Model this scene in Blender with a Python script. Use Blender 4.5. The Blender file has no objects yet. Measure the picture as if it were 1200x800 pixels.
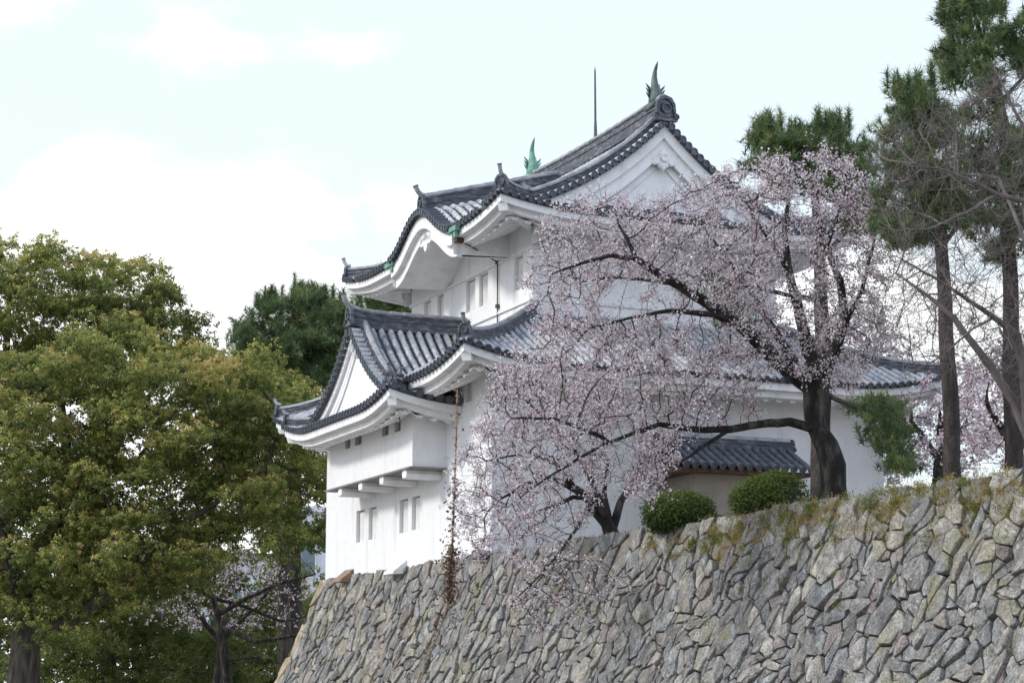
import bpy, math, random
import numpy as np
from math import sin, cos, pi, radians, sqrt, atan2
from mathutils import Vector, Matrix

S = bpy.context.scene
COL = S.collection

# ------------------------------------------------------------------ camera
PITCH = radians(9.93)
FPX, CX, CY = 2313.0, 600.0, 400.0            # focal length in photo pixels (1200 x 800)
EYE = 1.6
cam = bpy.data.cameras.new('camera')
cam.sensor_fit = 'HORIZONTAL'
cam.sensor_width = 36.0
cam.lens = 36.0 * FPX / 1200.0
cam.clip_end = 6000
cam_o = bpy.data.objects.new('camera', cam)
COL.objects.link(cam_o)
cam_o.location = (0, 0, EYE)
cam_o.rotation_euler = (radians(90) + PITCH, 0, 0)
S.camera = cam_o

# ------------------------------------------------------------------ light
SUN_EL, SUN_AZ = radians(33), radians(-97)     # azimuth clockwise from +Y (left of the view)
world = bpy.data.worlds.new('World')
S.world = world
world.use_nodes = True
wn, wl = world.node_tree.nodes, world.node_tree.links
wn.clear()
w_out = wn.new('ShaderNodeOutputWorld')
w_bg = wn.new('ShaderNodeBackground')
w_sky = wn.new('ShaderNodeTexSky')
w_sky.sky_type = 'NISHITA'
w_sky.sun_disc = False
w_sky.sun_elevation = SUN_EL
w_sky.sun_rotation = SUN_AZ
w_sky.air_density = 1.0
w_sky.dust_density = 0.8
w_sky.ozone_density = 1.0
# thin bright cloud veil over the northern half of the sky, white cloud banks in it
w_co = wn.new('ShaderNodeTexCoord')
w_map = wn.new('ShaderNodeMapping')
w_map.inputs['Scale'].default_value = (1.0, 1.0, 2.0)
w_map.inputs['Location'].default_value = (0.72, 0.0, 0.3)
w_noise = wn.new('ShaderNodeTexNoise')
w_noise.inputs['Scale'].default_value = 4.2
w_noise.inputs['Detail'].default_value = 8
w_noise.inputs['Roughness'].default_value = 0.55
w_sep = wn.new('ShaderNodeSeparateXYZ')
wl.new(w_co.outputs['Generated'], w_sep.inputs[0])
def w_range(src, a, b, c, d):
    n = wn.new('ShaderNodeMapRange'); n.interpolation_type = 'SMOOTHSTEP'
    for i, v in zip((1, 2, 3, 4), (a, b, c, d)): n.inputs[i].default_value = v
    wl.new(src, n.inputs[0]); return n.outputs[0]
def w_math(op, a, b):
    n = wn.new('ShaderNodeMath'); n.operation = op
    for i, v in ((0, a), (1, b)):
        if isinstance(v, float): n.inputs[i].default_value = v
        else: wl.new(v, n.inputs[i])
    return n.outputs[0]
w_north = w_range(w_sep.outputs['Y'], -0.05, 0.7, 0.93, 1.0)     # high thin haze over the whole sky
w_low = w_range(w_sep.outputs['Z'], 0.15, 0.33, 0.18, -0.06)      # cloud banks gather lower down
w_west = w_range(w_sep.outputs['X'], -0.25, 0.22, 0.05, -0.06)
wl.new(w_co.outputs['Generated'], w_map.inputs['Vector'])
wl.new(w_map.outputs['Vector'], w_noise.inputs['Vector'])
w_den = w_math('ADD', w_math('ADD', w_noise.outputs['Fac'], w_low), w_west)
w_cl = w_range(w_den, 0.53, 0.64, 0.0, 1.0)
w_mix0 = wn.new('ShaderNodeMixRGB')
w_haze = wn.new('ShaderNodeMixRGB')                                # southern half, out of view, set brighter and bluer to fill the shaded walls
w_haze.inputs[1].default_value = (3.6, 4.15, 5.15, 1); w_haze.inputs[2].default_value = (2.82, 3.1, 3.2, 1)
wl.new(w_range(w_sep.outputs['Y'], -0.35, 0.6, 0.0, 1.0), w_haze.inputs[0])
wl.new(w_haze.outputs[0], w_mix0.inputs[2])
w_mix = wn.new('ShaderNodeMixRGB'); w_mix.inputs[2].default_value = (4.1, 4.15, 4.2, 1)
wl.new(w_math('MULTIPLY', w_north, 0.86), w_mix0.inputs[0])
wl.new(w_sky.outputs['Color'], w_mix0.inputs[1])
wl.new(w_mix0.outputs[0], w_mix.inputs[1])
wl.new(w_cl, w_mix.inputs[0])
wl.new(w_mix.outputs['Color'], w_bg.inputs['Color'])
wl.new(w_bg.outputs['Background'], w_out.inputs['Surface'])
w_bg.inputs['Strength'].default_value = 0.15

sun = bpy.data.lights.new('sun', 'SUN')
sun.energy = 1.1
sun.angle = radians(10)
sun.color = (1.0, 0.955, 0.89)
sun_o = bpy.data.objects.new('sun', sun)
COL.objects.link(sun_o)
sd = Vector((sin(SUN_AZ) * cos(SUN_EL), cos(SUN_AZ) * cos(SUN_EL), sin(SUN_EL)))
sun_o.rotation_euler = sd.to_track_quat('Z', 'Y').to_euler()
sun_o.location = (-30, 0, 60)

S.view_settings.view_transform = 'Standard'
S.view_settings.look = 'None'
S.view_settings.gamma = 1
S.view_settings.use_curve_mapping = False
S.view_settings.exposure = 1.15
try:
    S.cycles.max_bounces = 6
    S.cycles.diffuse_bounces = 3
    S.cycles.transmission_bounces = 3
    S.cycles.transparent_max_bounces = 4
    S.cycles.caustics_reflective = False
    S.cycles.caustics_refractive = False
except Exception:
    pass

rng = np.random.default_rng(7)
random.seed(7)

# ------------------------------------------------------------------ photo pixel -> point at a real distance
def at(px, py, Y):
    x = (px - CX) / FPX
    y = -(py - CY) / FPX
    r = np.array([x, cos(PITCH) - y * sin(PITCH), sin(PITCH) + y * cos(PITCH)])
    p = r * (Y / r[1])
    p[2] += EYE
    return p

# turret frame: a runs along the stone wall (away from the camera), b into the grounds, z up
DA = np.array([-0.3988, 0.917, 0.0]); DA /= np.linalg.norm(DA)
DB = np.array([DA[1], -DA[0], 0.0])
ORG = at(576, 650, 52.0)
ROTZ = atan2(DB[1], DB[0])
def W(a, b, z):
    return ORG + a * DA + b * DB + np.array([0, 0, z])

# ------------------------------------------------------------------ objects
def tag(o, label=None, cat=None, group=None, kind=None):
    if label: o['label'] = label
    if cat: o['category'] = cat
    if group: o['group'] = group
    if kind: o['kind'] = kind
    return o

def empty(name, loc=(0, 0, 0), rz=0.0, label=None, cat=None, group=None):
    o = bpy.data.objects.new(name, None)
    COL.objects.link(o)
    o.empty_display_size = 0.3
    o.location = loc
    o.rotation_euler = (0, 0, rz)
    return tag(o, label, cat, group)

def mesh_np(name, verts, faces, mats, parent=None, smooth=False, midx=None, tint=None):
    """verts (N,3); faces an (M,3|4) array or a list of tuples"""
    me = bpy.data.meshes.new(name)
    verts = np.asarray(verts, dtype=np.float32)
    if isinstance(faces, np.ndarray):
        n, k = faces.shape
        me.vertices.add(len(verts)); me.vertices.foreach_set('co', verts.ravel())
        me.loops.add(n * k); me.loops.foreach_set('vertex_index', faces.astype(np.int32).ravel())
        me.polygons.add(n)
        me.polygons.foreach_set('loop_start', np.arange(0, n * k, k, dtype=np.int32))
        me.polygons.foreach_set('loop_total', np.full(n, k, dtype=np.int32))
    else:
        n = len(faces)
        lt = np.array([len(f) for f in faces], dtype=np.int32)
        ls = np.concatenate([[0], np.cumsum(lt)[:-1]]).astype(np.int32) if n else np.zeros(0, np.int32)
        me.vertices.add(len(verts)); me.vertices.foreach_set('co', verts.ravel())
        flat = np.fromiter((i for f in faces for i in f), dtype=np.int32)
        me.loops.add(len(flat)); me.loops.foreach_set('vertex_index', flat)
        me.polygons.add(n)
        me.polygons.foreach_set('loop_start', ls)
        me.polygons.foreach_set('loop_total', lt)
    if midx is not None:
        me.polygons.foreach_set('material_index', np.asarray(midx, dtype=np.int32))
    me.polygons.foreach_set('use_smooth', np.full(n, bool(smooth)))
    for m in (mats if isinstance(mats, (list, tuple)) else [mats]):
        me.materials.append(m)
    if tint is not None:
        at_ = me.attributes.new('tint', 'FLOAT', 'FACE')
        at_.data.foreach_set('value', np.asarray(tint, dtype=np.float32))
    me.update(calc_edges=True)
    me.validate()
    o = bpy.data.objects.new(name, me)
    COL.objects.link(o)
    if parent: o.parent = parent
    return o

def nrm(v):
    v = np.asarray(v, float)
    n = np.linalg.norm(v)
    return v / n if n > 1e-9 else v

class MB:
    """collects shapes; abz=True means points are (a, b, z) of the turret frame"""
    def __init__(s, abz=False):
        s.v, s.f, s.m, s.abz = [], [], [], abz
    def add(s, verts, faces, m=0):
        o = len(s.v)
        s.v.extend([tuple(map(float, p)) for p in verts])
        for f in faces:
            s.f.append(tuple(i + o for i in f)); s.m.append(m)
    def box(s, lo, hi, m=0):
        x0, y0, z0 = lo; x1, y1, z1 = hi
        s.add([(x0,y0,z0),(x1,y0,z0),(x1,y1,z0),(x0,y1,z0),(x0,y0,z1),(x1,y0,z1),(x1,y1,z1),(x0,y1,z1)],
              [(0,3,2,1),(4,5,6,7),(0,1,5,4),(1,2,6,5),(2,3,7,6),(3,0,4,7)], m)
    def obox(s, c, ax, ay, az, m=0):
        """box with centre c and half-axis vectors"""
        c, ax, ay, az = map(np.asarray, (c, ax, ay, az))
        P = [c + i * ax + j * ay + k * az for k in (-1, 1) for (i, j) in ((-1,-1),(1,-1),(1,1),(-1,1))]
        s.add(P, [(0,3,2,1),(4,5,6,7),(0,1,5,4),(1,2,6,5),(2,3,7,6),(3,0,4,7)], m)
    def quad(s, p, m=0):
        s.add(p, [tuple(range(len(p)))], m)
    def strip(s, A, B, m=0):
        n = len(A)
        s.add(list(A) + list(B), [(i, i + 1, n + i + 1, n + i) for i in range(n - 1)], m)
    def loft(s, rings, m=0, closed=True, cap0=False, cap1=False):
        k = len(rings[0]); o = []
        for r in rings: o += list(r)
        F = []
        for i in range(len(rings) - 1):
            for j in range(k if closed else k - 1):
                j2 = (j + 1) % k
                F.append((i*k+j, i*k+j2, (i+1)*k+j2, (i+1)*k+j))
        if cap0: F.append(tuple(range(k))[::-1])
        if cap1: F.append(tuple((len(rings)-1)*k + j for j in range(k)))
        s.add(o, F, m)
    def tube(s, pts, rad, n=8, m=0, caps=True):
        pts = [np.asarray(p, float) for p in pts]
        if np.isscalar(rad): rad = [rad] * len(pts)
        rings = []; ref = None
        for i, p in enumerate(pts):
            t = nrm(pts[min(i+1, len(pts)-1)] - pts[max(i-1, 0)])
            if ref is None:
                ref = np.array([0, 0, 1.0]) if abs(t[2]) < .9 else np.array([1.0, 0, 0])
            u = nrm(np.cross(t, ref)); w = np.cross(u, t); ref = w
            rings.append([p + rad[i] * (cos(2*pi*k/n) * u + sin(2*pi*k/n) * w) for k in range(n)])
        s.loft(rings, m, True, caps, caps)
    def sweep(s, path, sec, m=0, caps=True, up=(0, 0, 1)):
        """section points (lateral, up) carried along a path, kept upright"""
        path = [np.asarray(p, float) for p in path]; rings = []
        for i, p in enumerate(path):
            t = path[min(i+1, len(path)-1)] - path[max(i-1, 0)]
            t = np.array([t[0], t[1], 0.0]); t = nrm(t)
            lat = np.array([t[1], -t[0], 0.0])
            rings.append([p + x * lat + np.array([0, 0, z]) for x, z in sec])
        s.loft(rings, m, True, caps, caps)
    def build(s, name, mats, parent=None, smooth=False):
        v = np.array(s.v, dtype=float) if s.v else np.zeros((0, 3))
        f = s.f
        if s.abz:
            v = v[:, [1, 0, 2]]
            f = [t[::-1] for t in f]
        return mesh_np(name, v, f, mats, parent, smooth, s.m)

# ------------------------------------------------------------------ materials
def mat(name, base=(.5, .5, .5), rough=.8, spec=.3):
    m = bpy.data.materials.new(name); m.use_nodes = True
    b = m.node_tree.nodes['Principled BSDF']
    b.inputs['Base Color'].default_value = (*base, 1)
    b.inputs['Roughness'].default_value = rough
    b.inputs['Specular IOR Level'].default_value = spec
    return m, m.node_tree.nodes, m.node_tree.links, b

def noise_node(nd, lk, scale, detail=6, rough=.6, coord='Object', stretch=None, dist=0):
    tc = nd.new('ShaderNodeTexCoord'); n = nd.new('ShaderNodeTexNoise')
    n.inputs['Scale'].default_value = scale
    n.inputs['Detail'].default_value = detail
    n.inputs['Roughness'].default_value = rough
    n.inputs['Distortion'].default_value = dist
    if stretch:
        mp = nd.new('ShaderNodeMapping'); mp.inputs['Scale'].default_value = stretch
        lk.new(tc.outputs[coord], mp.inputs['Vector']); lk.new(mp.outputs['Vector'], n.inputs['Vector'])
    else:
        lk.new(tc.outputs[coord], n.inputs['Vector'])
    return n

def ramp(nd, lk, src, stops):
    r = nd.new('ShaderNodeValToRGB')
    el = r.color_ramp.elements
    while len(el) < len(stops): el.new(.5)
    for e, (p, c) in zip(el, stops):
        e.position = p; e.color = (*c, 1) if len(c) == 3 else c
    lk.new(src, r.inputs['Fac'])
    return r

def mixc(nd, lk, fac, a, b, mode='MIX'):
    m = nd.new('ShaderNodeMixRGB'); m.blend_type = mode
    for i, x in ((0, fac), (1, a), (2, b)):
        if hasattr(x, 'is_output') or isinstance(x, bpy.types.NodeSocket): lk.new(x, m.inputs[i])
        elif i == 0: m.inputs[0].default_value = x
        else: m.inputs[i].default_value = (*x, 1)
    return m.outputs[0]

def bump(nd, lk, b, src, strength=.4, dist=.02):
    n = nd.new('ShaderNodeBump'); n.inputs['Strength'].default_value = strength
    n.inputs['Distance'].default_value = dist
    lk.new(src, n.inputs['Height']); lk.new(n.outputs['Normal'], b.inputs['Normal'])

def m_noise(name, stops, scale=3., rough=.8, spec=.3, bs=0., bd=.02, detail=6, stretch=None, bscale=None):
    m, nd, lk, b = mat(name, rough=rough, spec=spec)
    n = noise_node(nd, lk, scale, detail, stretch=stretch)
    r = ramp(nd, lk, n.outputs['Fac'], stops)
    lk.new(r.outputs['Color'], b.inputs['Base Color'])
    if bs:
        n2 = noise_node(nd, lk, bscale or scale * 6, 6)
        bump(nd, lk, b, n2.outputs['Fac'], bs, bd)
    return m

M = {}
# lime plaster: white, faint rain streaks
m, nd, lk, b = mat('white_plaster', rough=.85, spec=.2)
n1 = noise_node(nd, lk, .9, 8, .65, stretch=(2.2, 2.2, .22)); n2 = noise_node(nd, lk, 4, 6)
r1 = ramp(nd, lk, n1.outputs['Fac'], [(.30, (.62, .62, .615)), (.46, (.735, .74, .75)), (1, (.77, .775, .785))])
r2 = ramp(nd, lk, n2.outputs['Fac'], [(.32, (.94, .94, .93)), (.55, (1, 1, 1))])
lk.new(mixc(nd, lk, 1.0, r1.outputs['Color'], r2.outputs['Color'], 'MULTIPLY'), b.inputs['Base Color'])
n3 = noise_node(nd, lk, 2.2, 8); bump(nd, lk, b, n3.outputs['Fac'], .25, .03)
M['plaster'] = m
M['trim'] = m_noise('plaster_trim', [(.3, (.64, .635, .63)), (.55, (.76, .76, .765)), (1, (.79, .79, .795))], 2.4, .85, .2, .15, .01)
M['jamb'] = m_noise('dark_board', [(.3, (.16, .15, .14)), (.7, (.26, .25, .24))], 5, .8)
M['shutter'] = m_noise('shutter_plaster', [(.3, (.55, .55, .54)), (.7, (.72, .72, .71))], 4, .8)
M['void'] = m_noise('dark_opening', [(.3, (.02, .02, .02)), (.7, (.04, .04, .045))], 4, .9)
M['tile'] = m_noise('roof_pan_tile', [(.25, (.018, .024, .036)), (.5, (.035, .042, .060)), (.75, (.075, .085, .11))], 2.3, .5, .5, .3, .01)
# round tiles: weathered pale on most of their length
m, nd, lk, b = mat('roof_round_tile', rough=.55, spec=.45)
n1 = noise_node(nd, lk, 1.5, 6); n2 = noise_node(nd, lk, 9, 4)
r1 = ramp(nd, lk, n1.outputs['Fac'], [(.32, (.20, .215, .25)), (.44, (.40, .41, .43)), (.58, (.54, .535, .53)), (.72, (.42, .37, .31))])
r2 = ramp(nd, lk, n2.outputs['Fac'], [(.33, (.55, .57, .62)), (.6, (1.06, 1.05, 1.03))])
lk.new(mixc(nd, lk, 1.0, r1.outputs['Color'], r2.outputs['Color'], 'MULTIPLY'), b.inputs['Base Color'])
M['rib'] = m
M['cap'] = m_noise('tile_end_disc', [(.3, (.03, .036, .05)), (.7, (.11, .12, .14))], 6, .5, .5)
M['ridge'] = m_noise('ridge_tile', [(.28, (.025, .03, .043)), (.5, (.06, .066, .085)), (.68, (.20, .20, .21)), (.8, (.09, .09, .10))], 3.5, .55, .45, .4, .015, stretch=(1, 1, 3.5))
M['ridgecap'] = m_noise('ridge_cap_tile', [(.3, (.13, .14, .16)), (.6, (.33, .33, .34)), (.8, (.26, .27, .25))], 3, .5, .45)
M['copper'] = m_noise('green_copper', [(.3, (.07, .18, .14)), (.6, (.15, .31, .25)), (.8, (.26, .42, .35))], 4, .6, .4)
M['copperbacklit'] = m_noise('backlit_copper', [(.3, (.04, .06, .06)), (.6, (.085, .12, .11)), (.8, (.15, .20, .17))], 4, .6, .4)  # the green copper darkened and greyed for the backlit front fish
M['wood'] = m_noise('old_dark_wood', [(.3, (.05, .03, .022)), (.7, (.12, .075, .05))], 4, .8)
M['rust'] = m_noise('brown_weathered_board', [(.3, (.17, .11, .07)), (.7, (.33, .24, .17))], 5, .8)
M['metal'] = m_noise('dull_dark_metal', [(.3, (.05, .05, .055)), (.7, (.09, .09, .095))], 8, .5, .5)
M['cable'] = m_noise('green_cable', [(.3, (.05, .075, .06)), (.7, (.08, .10, .08))], 8, .7)
M['porchwall'] = m_noise('earth_plaster', [(.3, (.22, .19, .155)), (.7, (.32, .285, .24))], 2, .9)

# dry-laid stone: every stone its own grey, lichen, warm corner stones
m, nd, lk, b = mat('wall_stone', rough=.9, spec=.2)
geo = nd.new('ShaderNodeNewGeometry')
attr = nd.new('ShaderNodeAttribute'); attr.attribute_name = 'tint'
r0 = ramp(nd, lk, geo.outputs['Random Per Island'],
          [(0, (.155, .148, .14)), (.16, (.21, .215, .215)), (.32, (.255, .238, .222)), (.48, (.215, .185, .172)), (.62, (.195, .205, .21)), (.80, (.285, .275, .255)), (1, (.31, .285, .245))])
warm = mixc(nd, lk, attr.outputs['Fac'], r0.outputs['Color'], (.40, .32, .21))
tcs = nd.new('ShaderNodeTexCoord'); offs = nd.new('ShaderNodeVectorMath'); offs.operation = 'MULTIPLY_ADD'   # each stone has its own grain
comb = nd.new('ShaderNodeCombineXYZ')
for k_ in range(3): lk.new(geo.outputs['Random Per Island'], comb.inputs[k_])
offs.inputs[1].default_value = (83, 47, 61); lk.new(comb.outputs[0], offs.inputs[0]); lk.new(tcs.outputs['Object'], offs.inputs[2])
def stone_noise(scale, detail, rough, dist=0):
    n = nd.new('ShaderNodeTexNoise'); lk.new(offs.outputs[0], n.inputs['Vector'])
    for nm, v in (('Scale', scale), ('Detail', detail), ('Roughness', rough), ('Distortion', dist)): n.inputs[nm].default_value = v
    return n
def island(mul):                                      # another random number per stone
    a_ = nd.new('ShaderNodeMath'); a_.operation = 'MULTIPLY'; a_.inputs[1].default_value = mul
    f_ = nd.new('ShaderNodeMath'); f_.operation = 'FRACT'
    lk.new(geo.outputs['Random Per Island'], a_.inputs[0]); lk.new(a_.outputs[0], f_.inputs[0]); return f_.outputs[0]
n1 = stone_noise(2.6, 9, .72, .6)
rr = ramp(nd, lk, n1.outputs['Fac'], [(.36, (.44, .44, .45)), (.46, (.78, .77, .76)), (.54, (1.0, 1.0, .99)), (.64, (1.6, 1.58, 1.52))])
c1 = mixc(nd, lk, 1.0, warm, rr.outputs['Color'], 'MULTIPLY')
n2 = stone_noise(9, 10, .8, .8)
r2 = ramp(nd, lk, n2.outputs['Fac'], [(.52, (0, 0, 0)), (.60, (1, 1, 1))])
fac = nd.new('ShaderNodeMath'); fac.operation = 'MULTIPLY'; lk.new(island(37.7), fac.inputs[1])
lk.new(r2.outputs['Color'], fac.inputs[0])
c2 = mixc(nd, lk, fac.outputs[0], c1, (.42, .425, .41))
n3 = noise_node(nd, lk, 1.1, 6, .6)
r3 = ramp(nd, lk, n3.outputs['Fac'], [(.54, (0, 0, 0)), (.66, (1, 1, 1))])
f3 = nd.new('ShaderNodeMath'); f3.operation = 'MULTIPLY'; lk.new(island(91.3), f3.inputs[1])
lk.new(r3.outputs['Color'], f3.inputs[0])
c3 = mixc(nd, lk, f3.outputs[0], c2, (.22, .205, .13))
n4 = stone_noise(26, 6, .7)
r4 = ramp(nd, lk, n4.outputs['Fac'], [(.38, (.55, .55, .57)), (.5, (1, 1, 1)), (.62, (1.25, 1.25, 1.22))])
lk.new(mixc(nd, lk, 1.0, c3, r4.outputs['Color'], 'MULTIPLY'), b.inputs['Base Color'])
nb = noise_node(nd, lk, 7, 9, .72)
bump(nd, lk, b, nb.outputs['Fac'], .9, .05)
M['stone'] = m
M['gap'] = m_noise('packed_rubble', [(.3, (.045, .042, .038)), (.7, (.10, .095, .085))], 6, .95, .1, .6, .05)
M['grassground'] = m_noise('grass_ground', [(.3, (.06, .075, .03)), (.6, (.11, .11, .05)), (.8, (.17, .14, .08))], 1.5, .95, .1, .5, .05)
M['earth'] = m_noise('sandy_gravel', [(.3, (.30, .27, .23)), (.7, (.42, .39, .34))], .6, .95, .1, .4, .04)

def m_leaf(name, stops, trans=.35, rough=.6, tcol=None):
    """leaves: colour from the per-leaf 'tint' attribute, some light passes through"""
    m = bpy.data.materials.new(name); m.use_nodes = True
    nd, lk = m.node_tree.nodes, m.node_tree.links
    b = nd['Principled BSDF']; out = nd['Material Output']
    a = nd.new('ShaderNodeAttribute'); a.attribute_name = 'tint'
    r = ramp(nd, lk, a.outputs['Fac'], stops)
    lk.new(r.outputs['Color'], b.inputs['Base Color'])
    b.inputs['Roughness'].default_value = rough
    b.inputs['Specular IOR Level'].default_value = .25
    t = nd.new('ShaderNodeBsdfTranslucent')
    if tcol: lk.new(mixc(nd, lk, 1.0, r.outputs['Color'], tcol, 'MULTIPLY'), t.inputs['Color'])
    else: lk.new(r.outputs['Color'], t.inputs['Color'])
    mx = nd.new('ShaderNodeMixShader'); mx.inputs[0].default_value = trans
    lk.new(b.outputs[0], mx.inputs[1]); lk.new(t.outputs[0], mx.inputs[2])
    lk.new(mx.outputs[0], out.inputs['Surface'])
    return m
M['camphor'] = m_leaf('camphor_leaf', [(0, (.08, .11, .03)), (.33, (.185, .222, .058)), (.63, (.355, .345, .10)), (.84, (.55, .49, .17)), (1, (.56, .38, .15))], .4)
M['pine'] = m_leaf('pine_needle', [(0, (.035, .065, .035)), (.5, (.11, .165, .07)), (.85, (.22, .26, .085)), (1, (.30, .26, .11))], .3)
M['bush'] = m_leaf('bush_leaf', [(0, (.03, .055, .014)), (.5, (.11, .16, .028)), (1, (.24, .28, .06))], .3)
M['blossom'] = m_leaf('cherry_blossom', [(0, (.16, .065, .07)), (.16, (.34, .19, .22)), (.30, (.50, .38, .43)), (.62, (.62, .53, .57)), (.85, (.80, .75, .775)), (1, (.88, .85, .86))], .38, .7)
M['moss'] = m_leaf('moss_and_dry_grass', [(0, (.08, .11, .03)), (.4, (.20, .22, .06)), (.75, (.36, .33, .10)), (1, (.40, .26, .12))], .3)
M['ivy'] = m_leaf('dead_leaf', [(0, (.10, .065, .045)), (.5, (.19, .125, .09)), (1, (.32, .23, .17))], .3)
M['barkcherry'] = m_noise('cherry_bark', [(.3, (.012, .011, .011)), (.5, (.032, .029, .027)), (.68, (.10, .10, .082))], 5, .9, .2, .9, .04, stretch=(1, 1, .35), bscale=14)
M['barkpine'] = m_noise('pine_bark', [(.3, (.03, .025, .026)), (.55, (.062, .05, .048)), (.75, (.115, .105, .095))], 7, .9, .2, 1., .05, stretch=(1.4, 1.4, .4), bscale=16)
M['barkgrey'] = m_noise('grey_twig_bark', [(.3, (.085, .07, .068)), (.55, (.17, .145, .14)), (.75, (.27, .24, .23))], 4, .9, .2, .6, .03, stretch=(1, 1, .5))
M['barkcamphor'] = m_noise('camphor_bark', [(.3, (.035, .03, .025)), (.55, (.085, .075, .062)), (.75, (.17, .155, .13))], 4, .9, .2, .9, .06, stretch=(1.6, 1.6, .3), bscale=8)
# ================================================================== ground
def hgt(x, y):
    """ground height: flat banks with the dry moat cut along the stone wall"""
    d = np.array([x - ORG[0], y - ORG[1]])
    a = d @ DA[:2]; b = d @ DB[:2]
    e = lambda t: min(1.0, max(0.0, t))
    inb = e((b + 18.0) / 2.5) if b < -8 else 1.0
    ina = e((27.0 - a) / 3.0)
    back = e((40.0 - b) / 3.0)
    return -5.2 * inb * ina * back
g = MB()
xs = np.concatenate([[-3000, -800, -300, -150], np.arange(-100, 101, 2.5), [150, 300, 800, 3000]])
ys = np.concatenate([[-600, -100, -30], np.arange(-10, 151, 2.5), [200, 400, 1000, 4000]])
V = [(x, y, hgt(x, y) + (0.12 * sin(x * .7) * cos(y * .6) if abs(x) < 100 and 3 < y < 150 else 0)) for y in ys for x in xs]
nx = len(xs)
F = [(j*nx+i, j*nx+i+1, (j+1)*nx+i+1, (j+1)*nx+i) for j in range(len(ys)-1) for i in range(nx-1)]
ground = mesh_np('ground', V, F, M['earth'], smooth=True)
tag(ground, kind='structure')

# raised grounds behind the stone wall
V, F = [], []
ta = np.linspace(-44, 13.9, 60); tb = np.concatenate([[0.35, .8, 1.4, 2.2, 3.2], np.linspace(4.5, 34, 14)])
for bb in tb:
    for aa in ta:
        V.append(W(aa, bb, -.10 + .05 * sin(aa * 1.9 + bb) + .04 * sin(aa * 4.3) + (.10 if aa < -4 else 0)))
n = len(ta)
F = [(j*n+i, j*n+i+1, (j+1)*n+i+1, (j+1)*n+i) for j in range(len(tb)-1) for i in range(n-1)]
terrace = mesh_np('terrace_ground', V, F, [M['grassground'], M['earth']], smooth=True, midx=[1 if j >= 4 else 0 for j in range(len(tb)-1) for i in range(n-1)])
tag(terrace, kind='structure')

# ================================================================== roof builders (points are a, b, z)
def tiled(mb, P, u0, u1, spacing, dmin, dmax, r=.085, course=.24, mpan=0, mrib=1, mcap=2, caps=True):
    """pan tiles laid in courses, round tiles running up the slope, discs at the eave"""
    n = max(1, int(round((u1 - u0) / spacing)))
    w = (u1 - u0) / n
    e = 1e-3
    cols = [u0 + w * k / 2 for k in range(2 * n + 1)]
    top = max(dmax(u) for u in cols); nc = int(math.ceil(top / course))
    rows = []
    for j in range(nc): rows += [(j * course, .03), ((j + 1) * course, .0)]
    grid = []
    for u in cols:
        lo, hi = dmin(u), max(dmin(u), dmax(u)); c = []
        for d, dz in rows:
            p = np.array(P(u, min(max(d, lo), hi))); p[2] += dz; c.append(p)
        grid.append(c)
    R = len(rows)
    V = [p for c in grid for p in c]
    F = [(i*R+j, (i+1)*R+j, (i+1)*R+j+1, i*R+j+1) for i in range(len(cols)-1) for j in range(R-1)]
    mb.add(V, F, mpan)
    K = 6
    for k in range(n):
        u = u0 + w * (k + .5)
        lo, hi = dmin(u), dmax(u)
        if hi - lo < .12: continue
        if lo <= 0: lo = -.06
        ns = max(1, int(round((hi - lo) / .34)))
        rings = []
        for q in range(ns):
            for fr, rr in ((q / ns, r * 1.06), ((q + .97) / ns, r * .93)):
                d = lo + (hi - lo) * fr
                p = np.array(P(u, d)); t = nrm(np.array(P(u, d + .02)) - np.array(P(u, d - .02)))
                sd_ = nrm(np.array(P(u + .02, d)) - np.array(P(u - .02, d)))
                nn = nrm(np.cross(sd_, t)); nn = nn if nn[2] > 0 else -nn
                p = p + nn * .015
                rings.append([p + rr * (cos(pi * h / K) * sd_ + sin(pi * h / K) * nn) for h in range(K + 1)])
        mb.loft(rings, mrib, False)
        if caps and lo < 0:
            p = np.array(P(u, lo)); t = nrm(np.array(P(u, .05)) - np.array(P(u, 0)))
            sd_ = nrm(np.array(P(u + .02, 0)) - np.array(P(u - .02, 0)))
            nn = nrm(np.cross(sd_, t)); nn = nn if nn[2] > 0 else -nn
            disc(mb, p + nn * .03, -t, r * 1.16, .05, mcap)

def disc(mb, c, d, r, th, m, n=8):
    d = nrm(d); ref = np.array([0, 0, 1.0]) if abs(d[2]) < .9 else np.array([1.0, 0, 0])
    u = nrm(np.cross(d, ref)); w = np.cross(u, d)
    ring = lambda rr, off: [np.asarray(c) + off * d + rr * (cos(2*pi*k/n) * u + sin(2*pi*k/n) * w) for k in range(n)]
    mb.loft([ring(r, 0), ring(r, th), ring(r * .74, th), ring(r * .70, th * .6)], m, True, False, True)

def upturn(u, u0, u1, h, L):
    return h * (max(0, 1 - (u - u0) / L) ** 2 + max(0, 1 - (u1 - u) / L) ** 2)

def side_pt(side, a0, a1, b0, b1):
    if side == 'A': return lambda u, d, z: (u, b0 + d, z)
    if side == 'B': return lambda u, d, z: (a0 + d, u, z)
    if side == 'A2': return lambda u, d, z: (u, b1 - d, z)
    return lambda u, d, z: (a1 - d, u, z)

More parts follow.
